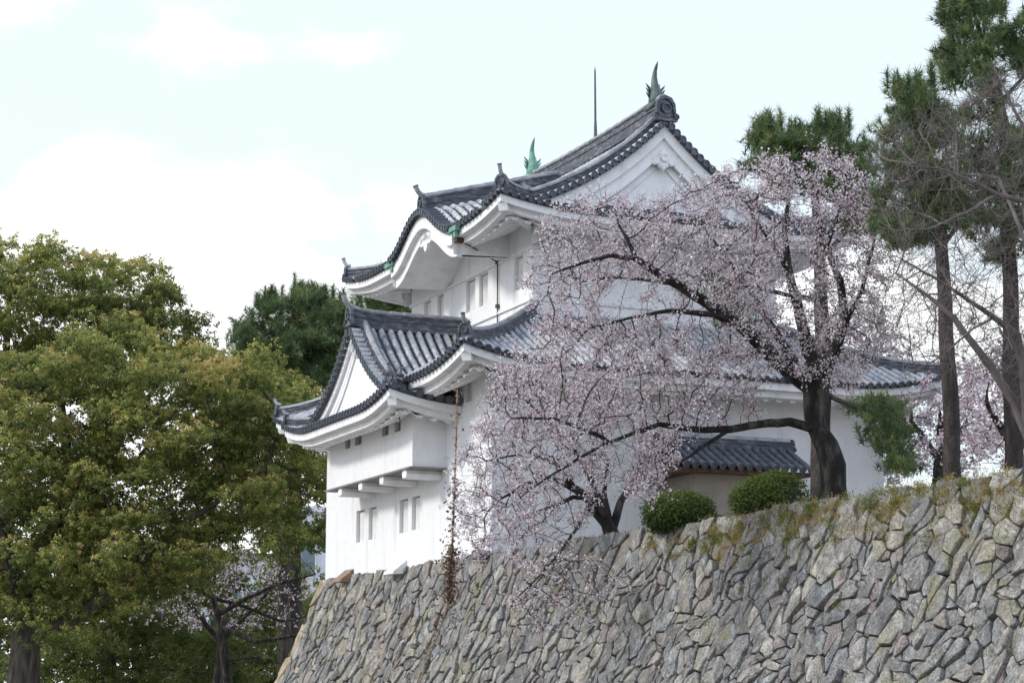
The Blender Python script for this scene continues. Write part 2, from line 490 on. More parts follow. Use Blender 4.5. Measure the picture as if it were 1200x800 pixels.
def eave(mb, pt, u0, u1, zf, ov, m0, m1, rise=.42, rspace=.42, detail=True):
    """white plastered eave: tile edge, two boards, soffit with rounded rafters (mats: 0 plaster, 1 tile)"""
    n = max(4, int((u1 - u0) / .35))
    ts = np.linspace(0, 1, n + 1)
    def pos(t, x, dz):
        u = u0 + m0 * x + t * ((u1 - u0) - (m0 + m1) * x)
        return pt(u, x, zf(u0 + t * (u1 - u0)) + dz)
    line = lambda x, dz: [pos(t, x, dz) for t in ts]
    so = lambda x: -.47 + rise * (x - .5)
    for (A, B, m) in (((.0, .035), (.0, -.085), 1), ((.0, -.085), (.06, -.10), 1), ((.03, -.09), (.03, -.29), 0),
                      ((.03, -.29), (.24, -.31), 0), ((.24, -.31), (.24, -.47), 0), ((.24, -.47), (.52, -.485), 0),
                      ((.52, -.485), (.52, so(.52)), 0), ((.52, so(.52)), (ov + .06, so(ov + .06)), 0)):
        mb.strip(line(*A), line(*B), m)
    if not detail: return
    nr = int((u1 - u0) / rspace)
    for k in range(nr):
        u = u0 + (k + .5) * (u1 - u0) / nr
        xe = ov + .04
        if m0: xe = min(xe, u - u0)
        if m1: xe = min(xe, u1 - u)
        if xe < .62: continue
        z = zf(u); rings = []
        for x in (.46, xe):
            rings.append([pt(u + .115 * cos(q), x, z + so(x) + .02 - .10 * sin(q)) for q in np.linspace(0, pi, 7)])
        mb.loft(rings, 0, False)
        mb.quad(rings[0], 0)

def corner_beam(mb, c, din, z, ov):
    """plastered hip rafter under a roof corner; din = inward diagonal signs"""
    p = lambda x, dz: np.array([c[0] + din[0] * x, c[1] + din[1] * x, z + dz])
    lat = np.array([din[1], -din[0], 0]) / sqrt(2) * .13
    rings = []
    for x, dz in ((.10, -.12), (.16, -.36), (ov, -.42)):
        q = p(x, dz)
        rings.append([q - lat, q + lat, q + lat + (0, 0, -.17), q - lat + (0, 0, -.17)])
    mb.loft(rings, 0, True, True, True)

RSEC = lambda w, h: [(-w*.62, -.08), (-w*.62, h*.16), (-w*.5, h*.18), (-w*.5, h*.34), (-w*.58, h*.36), (-w*.58, h*.43), (-w*.48, h*.45),
                     (-w*.48, h*.62), (-w*.56, h*.64), (-w*.56, h*.72), (w*.56, h*.72), (w*.56, h*.64), (w*.48, h*.62), (w*.48, h*.45), (w*.58, h*.43),
                     (w*.58, h*.36), (w*.5, h*.34), (w*.5, h*.18), (w*.62, h*.16), (w*.62, -.08)]
def ridge(mb, path, w=.30, h=.5, m=0, mcap=1):
    """stacked ridge tiles with a round cap row"""
    mb.sweep(path, RSEC(w, h), m)
    r = w * .36
    pts = [np.asarray(p) + (0, 0, h * .72 + r * .25) for p in path]
    seg = []; rad = []
    for i in range(len(pts) - 1):
        L = np.linalg.norm(pts[i+1] - pts[i]); k = max(1, int(L / .3))
        for q in range(k):
            for f_, rr in (((q) / k, r * 1.08), ((q + .9) / k, r * .94)):
                seg.append(pts[i] + (pts[i+1] - pts[i]) * f_); rad.append(rr)
    mb.tube(seg, rad, 8, mcap)

def end_tile(mb, p, d, s=1.0, knob=True, curl=.25):
    """arched ridge-end tile with a round boss and a projecting knob tile; d = outward direction (a, b)"""
    d = np.array([d[0], d[1], 0.0]); d = nrm(d); lat = np.array([d[1], -d[0], 0]); up = np.array([0, 0, 1.0]); p = np.asarray(p, float)
    prof = [(-.34, -.16), (-.40, -.02), (-.31, .06), (-.29, .34), (-.18, .52), (0, .58), (.18, .52), (.29, .34), (.31, .06), (.40, -.02), (.34, -.16)]
    A = [p + s * (x * lat + z * up) for x, z in prof]; B = [q + d * .12 * s for q in A]
    C = [p + s * (x * .72 * lat + (z * .72 + .06) * up) + d * .12 * s for x, z in prof]
    D = [q - d * .05 * s for q in C]
    mb.loft([A, B, C, D], 0, True, True, True)
    disc(mb, p + up * .20 * s + d * .06 * s, d, .155 * s, .09 * s, 0, 10)
    for sg in (-1, 1): disc(mb, p + (sg * .31 * lat - .02 * up) * s + d * .09 * s, d, .09 * s, .06 * s, 0, 8)
    if knob:
        q0 = p + up * .60 * s - d * .1 * s
        pts = [q0 - up * .08 * s, q0 + d * .18 * s - up * .05 * s, q0 + d * .32 * s + up * curl * .30 * s, q0 + d * .38 * s + up * curl * .75 * s]
        mb.tube(pts, [.10 * s, .10 * s, .09 * s, .10 * s], 8, 1)
        disc(mb, pts[-1], nrm(pts[-1] - pts[-2]), .105 * s, .05 * s, 0, 9)

def panel(mb, o, U, Wd, z0, z1, holes, inw, depth, m=0, mj=None):
    """wall sheet with real recessed openings; holes = (u0, u1, z0, z1)"""
    o, U, inw = map(lambda q: np.asarray(q, float), (o, U, inw))
    us = sorted({0, Wd, *[h[0] for h in holes], *[h[1] for h in holes]})
    zs = sorted({z0, z1, *[h[2] for h in holes], *[h[3] for h in holes]})
    pt = lambda u, z, q=0: o + U * u + np.array([0, 0, z]) + inw * q
    for i in range(len(us) - 1):
        for j in range(len(zs) - 1):
            um, zm = (us[i] + us[i+1]) / 2, (zs[j] + zs[j+1]) / 2
            if any(h[0] < um < h[1] and h[2] < zm < h[3] for h in holes): continue
            mb.quad([pt(us[i], zs[j]), pt(us[i+1], zs[j]), pt(us[i+1], zs[j+1]), pt(us[i], zs[j+1])], m)
    for h in holes:
        c = [(h[0], h[2]), (h[1], h[2]), (h[1], h[3]), (h[0], h[3])]
        for k in range(4):
            (ua, za), (ub, zb) = c[k], c[(k+1) % 4]
            mb.quad([pt(ua, za), pt(ub, zb), pt(ub, zb, depth), pt(ua, za, depth)], m if mj is None else mj)

# ================================================================== the turret
T = empty('castle_turret', tuple(ORG), ROTZ,
          'white plastered three-storey Japanese castle turret with grey tiled roofs on the stone wall', 'castle turret')
LA, LB = 13.93, 12.30
U0, U1, UB0, UB1 = 2.16, 11.90, 2.16, 10.14           # top storey
AM, BM = (U0 + U1) / 2, LB / 2
AB = 6.95                                             # centre of the projecting bay
def part(mb, name, mats, parent=None, smooth=False, label=None):
    o = mb.build(name, mats, parent or T, smooth)
    if label: o['label'] = label
    return o

# ---- walls
def window(u0, u1, z0, z1, b, parent=T, dark=False):
    """shutter and jamb board sitting in a recess of the face towards the moat"""
    w = MB(True); dpt = .20
    w.quad([(u0, b + dpt, z0), (u1, b + dpt, z0), (u1, b + dpt, z1), (u0, b + dpt, z1)], 1)
    win = w.build('window', [M['jamb'], M['void']], parent)
    s = MB(True); e = .07
    s.box((u0 + e, b + dpt - .09, z0 + .02), (u1 - .03, b + dpt - .02, z1 - .03), 0)
    s.build('shutter', [M['jamb'] if dark else M['shutter']], win)  # dark ones: bay shutters coloured darker for the eave's shadow over them
    j = MB(True)
    j.box((u0 + .003, b + .02, z0 + .003), (u0 + .06, b + dpt - .1, z1 - .003), 0)
    j.build('jamb', [M['trim']], win)
    return win

lowA = [(10.12, 10.90, 1.04, 2.03), (9.02, 9.74, 1.05, 2.03), (6.28, 7.0, 1.06, 2.04), (5.30, 5.97, 1.08, 2.04), (1.36, 1.86, 4.28, 4.98)]
w = MB(True)
panel(w, (0, 0, 0), (1, 0, 0), LA, -.25, 5.3, lowA, (0, 1, 0), .21)
panel(w, (0, 0, 0), (0, 1, 0), LB, -.25, 5.3, [], (1, 0, 0), .2)
panel(w, (LA, 0, 0), (0, 1, 0), LB, -.25, 5.3, [], (-1, 0, 0), .2)
panel(w, (0, LB, 0), (1, 0, 0), LA, -.25, 5.3, [], (0, -1, 0), .2)
lower = part(w, 'lower_wall', [M['plaster']])
for h in lowA: window(*h, 0.0)

upA = [(10.13, 10.75, 7.86, 8.84), (9.02, 9.56, 7.86, 8.84), (6.41, 7.17, 7.86, 8.84), (5.41, 6.10, 7.86, 8.84), (2.82, 3.44, 7.86, 8.84)]
w = MB(True)
panel(w, (U0, UB0, 0), (1, 0, 0), U1 - U0, 6.4, 10.0, [(h[0]-U0, h[1]-U0, h[2], h[3]) for h in upA], (0, 1, 0), .21)
panel(w, (U0, UB0, 0), (0, 1, 0), UB1 - UB0, 6.4, 10.0, [], (1, 0, 0), .2)
panel(w, (U1, UB0, 0), (0, 1, 0), UB1 - UB0, 6.4, 10.0, [], (-1, 0, 0), .2)
panel(w, (U0, UB1, 0), (1, 0, 0), U1 - U0, 6.4, 10.0, [], (0, -1, 0), .2)
part(w, 'upper_wall', [M['plaster']])
for h in upA: window(*h, UB0)
for z in (7.37, 8.87):
    w = MB(True)
    w.box((U0 - .06, UB0 - .06, z), (U1 + .06, UB0 - .002, z + .075))
    w.box((U0 - .06, UB0 + .0, z), (U0 - .002, UB1 + .06, z + .075))
    part(w, 'moulding', [M['trim']])

# ---- projecting bay on corbels
BA0, BA1, BB, BZ0 = 3.30, 10.60, -1.0, 2.62
bayW = [(8.66, 9.16, 3.74, 4.43), (7.62, 8.22, 3.74, 4.43), (5.26, 5.82, 3.74, 4.43), (4.26, 4.76, 3.74, 4.43)]
w = MB(True)
panel(w, (BA0, BB, 0), (1, 0, 0), BA1 - BA0, BZ0, 4.62, [(h[0]-BA0, h[1]-BA0, h[2], h[3]) for h in bayW], (0, 1, 0), .21)
panel(w, (BA0, BB, 0), (0, 1, 0), .998, BZ0, 4.62, [], (1, 0, 0), .2)
panel(w, (BA1, BB, 0), (0, 1, 0), .998, BZ0, 4.62, [], (-1, 0, 0), .2)
bay = part(w, 'projecting_bay', [M['plaster']])
for h in bayW: window(*h, BB, bay, True)
w = MB(True); w.box((BA0 - .12, BB - .12, BZ0 - .05), (BA1 + .12, -.004, BZ0 - .002)); part(w, 'bay_floor', [M['jamb'], ], bay)
for a in (3.78, 5.66, 7.52, 9.40):
    w = MB(True)
    sec = [(a - .14, -.25), (a - .18, -.12), (a - .14, -.005), (a + .14, -.005), (a + .18, -.12), (a + .14, -.25)]
    w.loft([[(x, b_, BZ0 - .05 + z * k) for x, z in sec] for b_, k in ((-1.06, .88), (-1.0, 1.0), (-.004, 1.0))], 0, True, True, True)
    w.build('corbel', [M['trim']], bay)

# ---- skirt roof round the lower storeys
SK = dict(a0=-1.39, a1=LA + 1.39, b0=-1.39, b1=LB + 1.39)
SKZ = 4.95
sprof = lambda d: .50 * d + .017 * d * d
ZEB, HWB, BF = 4.30, 4.85, -2.15                      # bay roof: eave height, half width, front
bprof = lambda d: .25 * max(d, 0) + .0271 * max(d, 0) ** 2.6
zbay = lambda a: ZEB + bprof(HWB - abs(a - AB)) if abs(a - AB) < HWB else -99
rf = MB(True); ev = MB(True); RM = [M['tile'], M['rib'], M['cap']]
def skirt_side(side, u0, u1, dt, cut=False):
    pt = side_pt(side, **SK)
    up = lambda u: upturn(u, u0, u1, .48, 3.2)
    P = lambda u, d: pt(u, d, SKZ + up(u) * max(0, 1 - max(d, 0) / 3.0) + sprof(d))
    dmax = lambda u: max(0.0, min(dt, u - u0, u1 - u))
    dmin = lambda u: 0.0
    if cut:
        def dmin(u):
            zb = zbay(u) - .12
            if zb <= SKZ: return 0.0
            d = 0
            while d < dt and SKZ + sprof(d) < zb: d += .05
            return d
    tiled(rf, P, u0, u1, .262, dmin, dmax)
    return pt, lambda u: SKZ + up(u)
for side, u0, u1, cut in (('A', SK['a0'], SK['a1'], True), ('B', SK['b0'], SK['b1'], False), ('A2', SK['a0'], SK['a1'], False), ('B2', SK['b0'], SK['b1'], False)):
    pt, zf = skirt_side(side, u0, u1, 3.55, cut)
    if cut:
        eave(ev, pt, u0, BA0 - .02, zf, 1.39, 1, 0)
        eave(ev, pt, BA1 + .02, u1, zf, 1.39, 0, 1)
    else:
        eave(ev, pt, u0, u1, zf, 1.39, 1, 1, detail=side in 'AB')
skirt = part(rf, 'skirt_roof', RM)
hips = [((SK['a0'], SK['b0']), (1, 1)), ((SK['a0'], SK['b1']), (1, -1)), ((SK['a1'], SK['b0']), (-1, 1)), ((SK['a1'], SK['b1']), (-1, -1))]
for (ca_, cb_), di in hips: corner_beam(ev, (ca_, cb_), di, SKZ + .48, 1.39)
ev.build('eave', [M['trim'], M['tile']], skirt)
for (ca_, cb_), di in hips:
    h = MB(True)
    zz = lambda d: SKZ + .48 * max(0, 1 - d / 3.2) ** 2 * max(0, 1 - d / 3.0) + sprof(d)
    ridge(h, [(ca_ + di[0]*d, cb_ + di[1]*d, zz(d) + .05) for d in np.linspace(.10, 3.55, 12)], .24, .32)
    h.build('hip_ridge', [M['ridge'], M['ridgecap']], skirt)
    h = MB(True); end_tile(h, (ca_ + di[0]*.10, cb_ + di[1]*.10, zz(.1) + .12), (-di[0], -di[1]), .62, curl=.35)
    h.build('ridge_end_tile', [M['ridge'], M['ridgecap']], skirt)

# ---- gable builder; G(s, o, z) maps lateral / outward / height into the turret frame
def gable(G, zr, S0, zb, ov, parent, sc=1.0, od=(0, -1), light=False):
    ss = np.linspace(-S0, S0, 41)
    w = MB(True)
    top = [G(s, 0, zr(s) - .14) for s in ss if zr(s) - .14 > zb]; sv = [s for s in ss if zr(s) - .14 > zb]
    ow = max(0, ov - .42); top = [G(s, ow, zr(s) - .14) for s in sv]
    w.strip([G(s, ow, zb) for s in sv], top)
    w.build('gable_wall', [M['plaster']], parent)
    bd = MB(True)
    k = sc
    def band(o0, o1, t0, t1):
        A = [G(s, o0, zr(s) - t0) for s in ss]; B = [G(s, o0, zr(s) - t1) for s in ss]
        C = [G(s, o1, zr(s) - t1) for s in ss]; D = [G(s, o1, zr(s) - t0) for s in ss]
        bd.strip(A, B); bd.strip(B, C); bd.strip(C, D)
    band(ov - .10, ov - .24, .09, .09 + .44 * k)
    band(ov - .2, ov - .30, .40 * k, .09 + .90 * k)
    band(ow + .05, ow, .8 * k, .09 + 1.2 * k)
    bd.build('bargeboard', [M['trim']], parent)
    # pendant ornament hung under the peak
    g_ = MB(True); z0 = zr(0) - .80 * k - .1
    out = [(0, 0), (.16, -.10), (.22, -.30), (.42, -.38), (.50, -.56), (.34, -.62), (.26, -.52), (.20, -.66), (.08, -.72), (0, -.86)]
    out = out + [(-x, z) for x, z in out[-2:0:-1]]
    A = [G(x * .8 * k, ov - .29, z0 + z * .8 * k) for x, z in out]; B = [G(x * .8 * k, ov - .17, z0 + z * .8 * k) for x, z in out]
    C = [G(x * .55 * k, ov - .14, z0 - .05 * k + z * .65 * k) for x, z in out]
    g_.loft([A, B, C], 0, True, True, True)
    c = np.array(G(0, ov - .13, z0 - .26 * k)); disc(g_, c, np.array(G(0, 1, 0)) - np.array(G(0, 0, 0)), .13 * k, .06, 0, 6)
    g_.build('gable_pendant', [M['trim']], parent)
    # verge: short round tiles pointing outwards down both slopes
    v = MB(True)
    L = 0; prev = None; step = .245
    fine = np.linspace(0, S0, 400)
    for sg in (-1, 1):
        acc = 0; prev = None
        for s in fine:
            p = np.array([s, zr(s)])
            if prev is not None: acc += np.linalg.norm(p - prev)
            prev = p
            if acc >= step:
                acc = 0
                c0 = np.array(G(sg * s, ov - .42, zr(s) + .02)); c1 = np.array(G(sg * s, ov + .02, zr(s) + .0))
                v.tube([c0, c1], [.088, .10], 8, 1)
                disc(v, c1, c1 - c0, .112, .05, 2)
        A = [G(sg * s, ov + .0, zr(s) - .01) for s in fine[::10]]; B = [G(sg * s, ov + .0, zr(s) - .12) for s in fine[::10]]
        C = [G(sg * s, ov - .4, zr(s) - .12) for s in fine[::10]]
        v.strip(A, B, 0); v.strip(B, C, 0)
    v.build('verge_tiles', [M['tile'], M['ridgecap'] if light else M['rib'], M['cap']], parent)

# ---- bay roof: hipped skirt with a steep gable facing the moat
rf = MB(True); ev = MB(True)
BR = dict(a0=AB - HWB, a1=AB + HWB, b0=BF, b1=20.)
upb = lambda a: upturn(a, BR['a0'], BR['a1'], .38, 2.6)
ups = lambda b: .38 * max(0, 1 - (b - BF) / 2.6) ** 2
VB = -1.66                                            # verge line of the gable
def bay_P(sg):
    return lambda u, d: (AB - sg * (HWB - d), u, ZEB + ups(u) * max(0, 1 - max(d, 0) / 2.0) + bprof(d))
def bay_dmin(b):
    if b < -.02: return 0.0
    zs = max(SKZ + sprof(b - SK['b0']) - .15, SKZ)
    d = 0
    while d < HWB and ZEB + bprof(d) < zs: d += .05
    return d
for sg in (1, -1):
    P = bay_P(sg)
    tiled(rf, P, BF, VB, .25, lambda u: 0, lambda u: max(0, u - BF))
    tiled(rf, P, VB + .22, 2.10, .29, bay_dmin, lambda u: HWB, r=.095, course=.2)
ptf = lambda u, d, z: (u, BF + d, z)
Pf = lambda u, d: ptf(u, d, ZEB + upb(u) * max(0, 1 - max(d, 0) / 2.0) + bprof(d))
tiled(rf, Pf, BR['a0'], BR['a1'], .262, lambda u: 0, lambda u: max(0, min(.95, u - BR['a0'], BR['a1'] - u)))
eave(ev, ptf, BR['a0'], BR['a1'], lambda u: ZEB + upb(u), 1.15, 1, 1)
for sg, (bx, dx) in ((1, (BR['a0'], 1)), (-1, (BR['a1'], -1))):
    eave(ev, lambda u, d, z, bx=bx, dx=dx: (bx + dx * d, u, z), BF, -.01, lambda u: ZEB + ups(u), 1.2, 1, 0)
    corner_beam(ev, (bx, BF), (dx, 1), ZEB + .38, 1.15)
bayroof = part(rf, 'gabled_bay_roof', RM)
ev.build('eave', [M['trim'], M['tile']], bayroof)
Gb = lambda s, o, z: (AB + s, -1.40 - o, z)
zrb = lambda s: ZEB + bprof(HWB - abs(s))
gable(Gb, zrb, 3.75, 4.5, .26, bayroof, .58)
h = MB(True); zc = zrb(0)
ridge(h, [(AB, b_, zc - .02 + .10 * max(0, (-.6 - b_)) ** 2) for b_ in np.linspace(-1.62, 2.14, 10)], .30, .58)
h.build('main_ridge', [M['ridge'], M['ridgecap']], bayroof)
h = MB(True); end_tile(h, (AB, -1.62, zc + .12), (0, -1), .85, curl=.45); h.build('ridge_end_tile', [M['ridge'], M['ridgecap']], bayroof)
for sg in (1, -1):
    h = MB(True)
    pth = [(AB - sg * (HWB - d), -1.22, ZEB + bprof(d) + .06) for d in np.linspace(1.75, 4.75, 12)]
    ridge(h, pth, .27, .24)
    end_tile(h, np.array(pth[0]) + (0, 0, .05), (-sg, 0), .62, curl=.2)
    h.build('descending_ridge', [M['ridge'], M['ridgecap']], bayroof)
    h = MB(True)
    pth = [(AB - sg * (HWB - d), BF + d, ZEB + .38 * max(0, 1 - d / 2.6) ** 2 * max(0, 1 - d / 2) + bprof(d) + .05) for d in np.linspace(.08, .95, 5)]
    ridge(h, pth, .22, .28)
    end_tile(h, np.array(pth[0]) + (0, 0, .08), (-sg, -1), .55, curl=.3)
    h.build('hip_ridge', [M['ridge'], M['ridgecap']], bayroof)

# ---- top roof: hip-and-gable with a curved karahafu bay over the eave
TR = dict(a0=U0 - 1.75, a1=U1 + 1.75, b0=UB0 - 1.75, b1=UB1 + 1.75)
TZ = 9.65; DT = BM - TR['b0']
tprof = lambda d: .27 * max(d, -.1) + .0219 * max(d, 0) ** 2.5
KH, KW = 1.00, 2.55
AK = 6.35                                             # centre of the curved gable
bell = lambda s: .5 + .5 * cos(pi * min(1, abs(s) / KW))
TV0, TV1 = TR['a0'] + 1.10, TR['a1'] - 1.10           # verge lines
rf = MB(True); ev = MB(True)
for side, u0, u1 in (('A', TR['a0'], TR['a1']), ('A2', TR['a0'], TR['a1'])):
    pt = side_pt(side, **TR)
    up = lambda u: upturn(u, TR['a0'], TR['a1'], .34, 3.0)
    P = lambda u, d, pt=pt: pt(u, d, TZ + up(u) * max(0, 1 - max(d, 0) / 3.0) + tprof(d))
    if side == 'A':
        def dm(u):
            k = KH * bell(u - AK)
            return 0.0 if k < .06 else max(0.0, (k / .0219) ** .4 - .30)
    else: dm = lambda u: 0.0
    tiled(rf, P, u0, TV0, .262, dm, lambda u: max(0, u - u0))
    tiled(rf, P, TV0 + .24, TV1 - .24, .262, dm, lambda u: DT)
    tiled(rf, P, TV1, u1, .262, dm, lambda u: max(0, u1 - u))
    zf = lambda u: TZ + up(u)
    if side == 'A':
        eave(ev, pt, u0, AK - KW - .01, zf, 1.75, 1, 0)
        eave(ev, pt, AK + KW + .01, u1, zf, 1.75, 0, 1)
    else: eave(ev, pt, u0, u1, zf, 1.75, 1, 1, detail=False)
for side in ('B', 'B2'):
    u0, u1 = TR['b0'], TR['b1']
    pt = side_pt(side, **TR)
    up = lambda u: upturn(u, TR['b0'], TR['b1'], .34, 3.0)
    P = lambda u, d, pt=pt: pt(u, d, TZ + up(u) * max(0, 1 - max(d, 0) / 3.0) + tprof(d))
    tiled(rf, P, u0, u1, .255, lambda u: 0, lambda u: max(0, min(1.72, u - u0, u1 - u)))
    eave(ev, pt, u0, u1, lambda u: TZ + up(u), 1.75, 1, 1, detail=side == 'B')
toproof = part(rf, 'top_roof', RM)
thips = [((TR['a0'], TR['b0']), (1, 1)), ((TR['a0'], TR['b1']), (1, -1)), ((TR['a1'], TR['b0']), (-1, 1)), ((TR['a1'], TR['b1']), (-1, -1))]
for c_, di in thips: corner_beam(ev, c_, di, TZ + .34, 1.75)
ev.build('eave', [M['trim'], M['tile']], toproof)
zz = lambda d: TZ + .34 * max(0, 1 - d / 3.0) ** 3 + tprof(d)
for (ca_, cb_), di in thips:
    h = MB(True); ridge(h, [(ca_ + di[0]*d, cb_ + di[1]*d, zz(d) + .05) for d in np.linspace(.1, 1.72, 8)], .26, .36)
    h.build('hip_ridge', [M['ridge'], M['ridgecap']], toproof)
    h = MB(True); end_tile(h, (ca_ + di[0]*.1, cb_ + di[1]*.1, zz(.1) + .12), (-di[0], -di[1]), .66, curl=.4)
    h.build('ridge_end_tile', [M['ridge'], M['ridgecap']], toproof)
zrt = lambda s: TZ + tprof(DT - abs(s))
for aw, sg in ((2.12, -1), (U1 + .04, 1)):
    G = lambda s, o, z, aw=aw, sg=sg: (aw + sg * o, BM + s, z)
    gable(G, zrt, 4.15, 10.05, .62, toproof, .95)
    f = MB(True); f.box((min(aw, aw + sg * .3), BM - 3.75, 10.14), (max(aw, aw + sg * .3), BM + 3.75, 10.28)); f.build('gable_flashing', [M['tile']], toproof)
    for s2 in (-1, 1):
        h = MB(True)
        pth = [(aw + sg * .22, BM + s2 * (DT - d), TZ + tprof(d) + .06) for d in np.linspace(1.5, DT - .1, 14)]
        ridge(h, pth, .26, .30)
        end_tile(h, np.array(pth[0]) + (0, 0, .06), (0, s2), .60, curl=.2)
        h.build('descending_ridge', [M['ridge'], M['ridgecap']], toproof)
    h = MB(True); end_tile(h, (aw + sg * .55, BM, zrt(0) + .14), (sg, 0), 1.05, knob=False); h.build('ridge_end_tile', [M['ridge'], M['ridgecap']], toproof)
h = MB(True)
ridge(h, [(a, BM, zrt(0) + .02 + .012 * (a - AM) ** 2 * .35) for a in np.linspace(1.62, U1 + .5, 20)], .38, .72)
h.build('main_ridge', [M['ridge'], M['ridgecap']], toproof)

# karahafu
kr = MB(True)
zk = lambda a, b_: TZ + .27 * (b_ - TR['b0']) + KH * bell(a - AK)
for sg in (1, -1):
    P = lambda u, d, sg=sg: (AK - sg * (KW - d), u, zk(AK - sg * (KW - d), u))
    def dmn(u):
        x = (.0219 * max(0, u - TR['b0']) ** 2.5 - .04) / KH
        x = min(1, max(.012, x)); return KW - KW / pi * math.acos(2 * x - 1)
    tiled(kr, P, .58, 5.1, .285, dmn, lambda u: KW, r=.095, caps=True)
kara = kr.build('curved_gable_roof', RM, toproof)
sk_ = np.linspace(-KW, KW, 49)
kb = MB(True)
kzf = lambda s: TZ + KH * bell(s) - .02
def kband(b0_, b1_, t0, t1):
    A = [(AK + s, b0_, kzf(s) - t0) for s in sk_]; B = [(AK + s, b0_, kzf(s) - t1) for s in sk_]; C = [(AK + s, b1_, kzf(s) - t1) for s in sk_]
    kb.strip(A, B); kb.strip(B, C)
    for i in (0, -1): kb.quad([A[i], B[i], C[i], (C[i][0], b1_, A[i][2])])
kband(.34, .50, .06, .48); kband(.50, .66, .46, .80)
kb.strip([(AK + s, .66, kzf(s) - .80) for s in sk_], [(AK + s, UB0 + .02, kzf(s) - .72) for s in sk_])
kb.strip([(AK + s, UB0 + .03, 9.2) for s in sk_], [(AK + s, UB0 + .03, max(9.2, kzf(s) - .65)) for s in sk_])
for s in (-KW, KW): kb.quad([(AK + s, .40, kzf(s) - .76), (AK + s, UB0, kzf(s) - .70), (AK + s, UB0, kzf(s) + .2), (AK + s, .40, kzf(s) - .1)])
toproof_kb = kb.build('curved_bargeboard', [M['trim']], toproof)
kv = MB(True)
for s in np.arange(-KW + .12, KW - .1, .20):
    z = zk(AK + s, .5)
    kv.tube([(AK + s, .22, z - .02), (AK + s, .72, z + .06)], [.10, .09], 8, 1); disc(kv, (AK + s, .24, z - .02), (0, -1, 0), .112, .06, 2)
kv.strip([(AK + s, .26, kzf(s) - .0) for s in sk_], [(AK + s, .26, kzf(s) - .12) for s in sk_], 0)
kv.strip([(AK + s, .26, kzf(s) - .0) for s in sk_], [(AK + s, .75, kzf(s) + .1) for s in sk_], 0)
kv.build('verge_tiles', [M['tile'], M['tile'], M['cap']], toproof)
h = MB(True)
ridge(h, [(AK, b_, zk(AK, b_) + .02) for b_ in np.linspace(.45, 4.9, 10)], .32, .62)
h.build('curved_gable_ridge', [M['ridge'], M['ridgecap']], toproof)
h = MB(True); end_tile(h, (AK, .42, zk(AK, .42) + .1), (0, -1), .85, curl=.3); h.build('ridge_end_tile', [M['ridge'], M['ridgecap']], toproof)
h = MB(True)
out = [(0, .1), (.22, -.05), (.42, -.02), (.55, -.22), (.34, -.30), (.2, -.25), (.12, -.42), (0, -.5)]
out = out + [(-x, z) for x, z in out[-2:0:-1]]
h.loft([[(AK + x, .62, kzf(0) - .66 + z) for x, z in out], [(AK + x * .9, .5, kzf(0) - .66 + z) for x, z in out]], 0, True, True, True)
h.build('gable_pendant', [M['trim']], toproof)
for a in (AK - KW - .08, AK + KW + .08):
    h = MB(True)
    h.box((a - .42, TR['b0'] - .16, TZ - .16), (a + .30, TR['b0'] - .02, TZ - .02)); h.box((a - .30, TR['b0'] - .12, TZ - .34), (a - .12, TR['b0'] - .03, TZ - .16))
    h.build('gutter_box', [M['copper']], toproof)
    h = MB(True); h.box((a - .10, TR['b0'] + .015, TZ - .44), (a + .10, TR['b0'] + .5, TZ - .06)); h.build('end_board', [M['wood']], toproof)

# ---- roof fish: tail in the air, fins along the back
def roof_fish(a, mt, lean, label):
    f = MB(True)
    z0 = zrt(0) + .62
    body = [(0, 0), (.02, .16), (.03, .34), (.0, .52), (-.05, .70), (-.06, .88), (-.02, 1.04), (.08, 1.20), (.17, 1.30)]
    rad = [.25, .27, .23, .17, .125, .095, .075, .05, .012]
    pts = [(a + lean * x, BM, z0 + z) for x, z in body]
    rings = [[(p[0] + r * .95 * cos(q), BM + r * .8 * sin(q), p[2]) for q in np.linspace(0, 2*pi, 13)[:-1]] for p, r in zip(pts, rad)]
    f.loft(rings, 0, True, True, True)
    for q, L, zc in ((0.2, .15, .30), (pi, .14, .26), (pi/2, .15, .34), (-pi/2, .15, .34)):
        c = np.array([a, BM, z0 + zc]); d = np.array([cos(q), sin(q), 0])
        t = np.array([-d[1], d[0], 0]) * .025; r0 = .22 if zc < .4 else .13
        for j in range(3):
            zz_ = zc - .14 + .13 * j
            b0_ = c + d * r0 * .8 + (0, 0, zz_ - zc)
            f.loft([[b0_ - t + (0, 0, -.06), b0_ + t + (0, 0, -.06), b0_ + t + (0, 0, .06), b0_ - t + (0, 0, .06)],
                    [b0_ + d * L * .8 + (0, 0, .10), b0_ + d * L * .8 + (0, 0, .10), b0_ + d * L + (0, 0, .2), b0_ + d * L + (0, 0, .2)]], 0, True, True, True)
    f.box((a - .30, BM - .24, z0 - .14), (a + .30, BM + .24, z0 + .03))
    o = f.build('roof_fish', [mt], T, True); o['label'] = label
roof_fish(2.12, M['copperbacklit'], -1, 'copper fish ornament above the gable, darkened grey-green as if backlit')
roof_fish(11.05, M['copper'], -1, 'bright green copper fish ornament at the far ridge end')

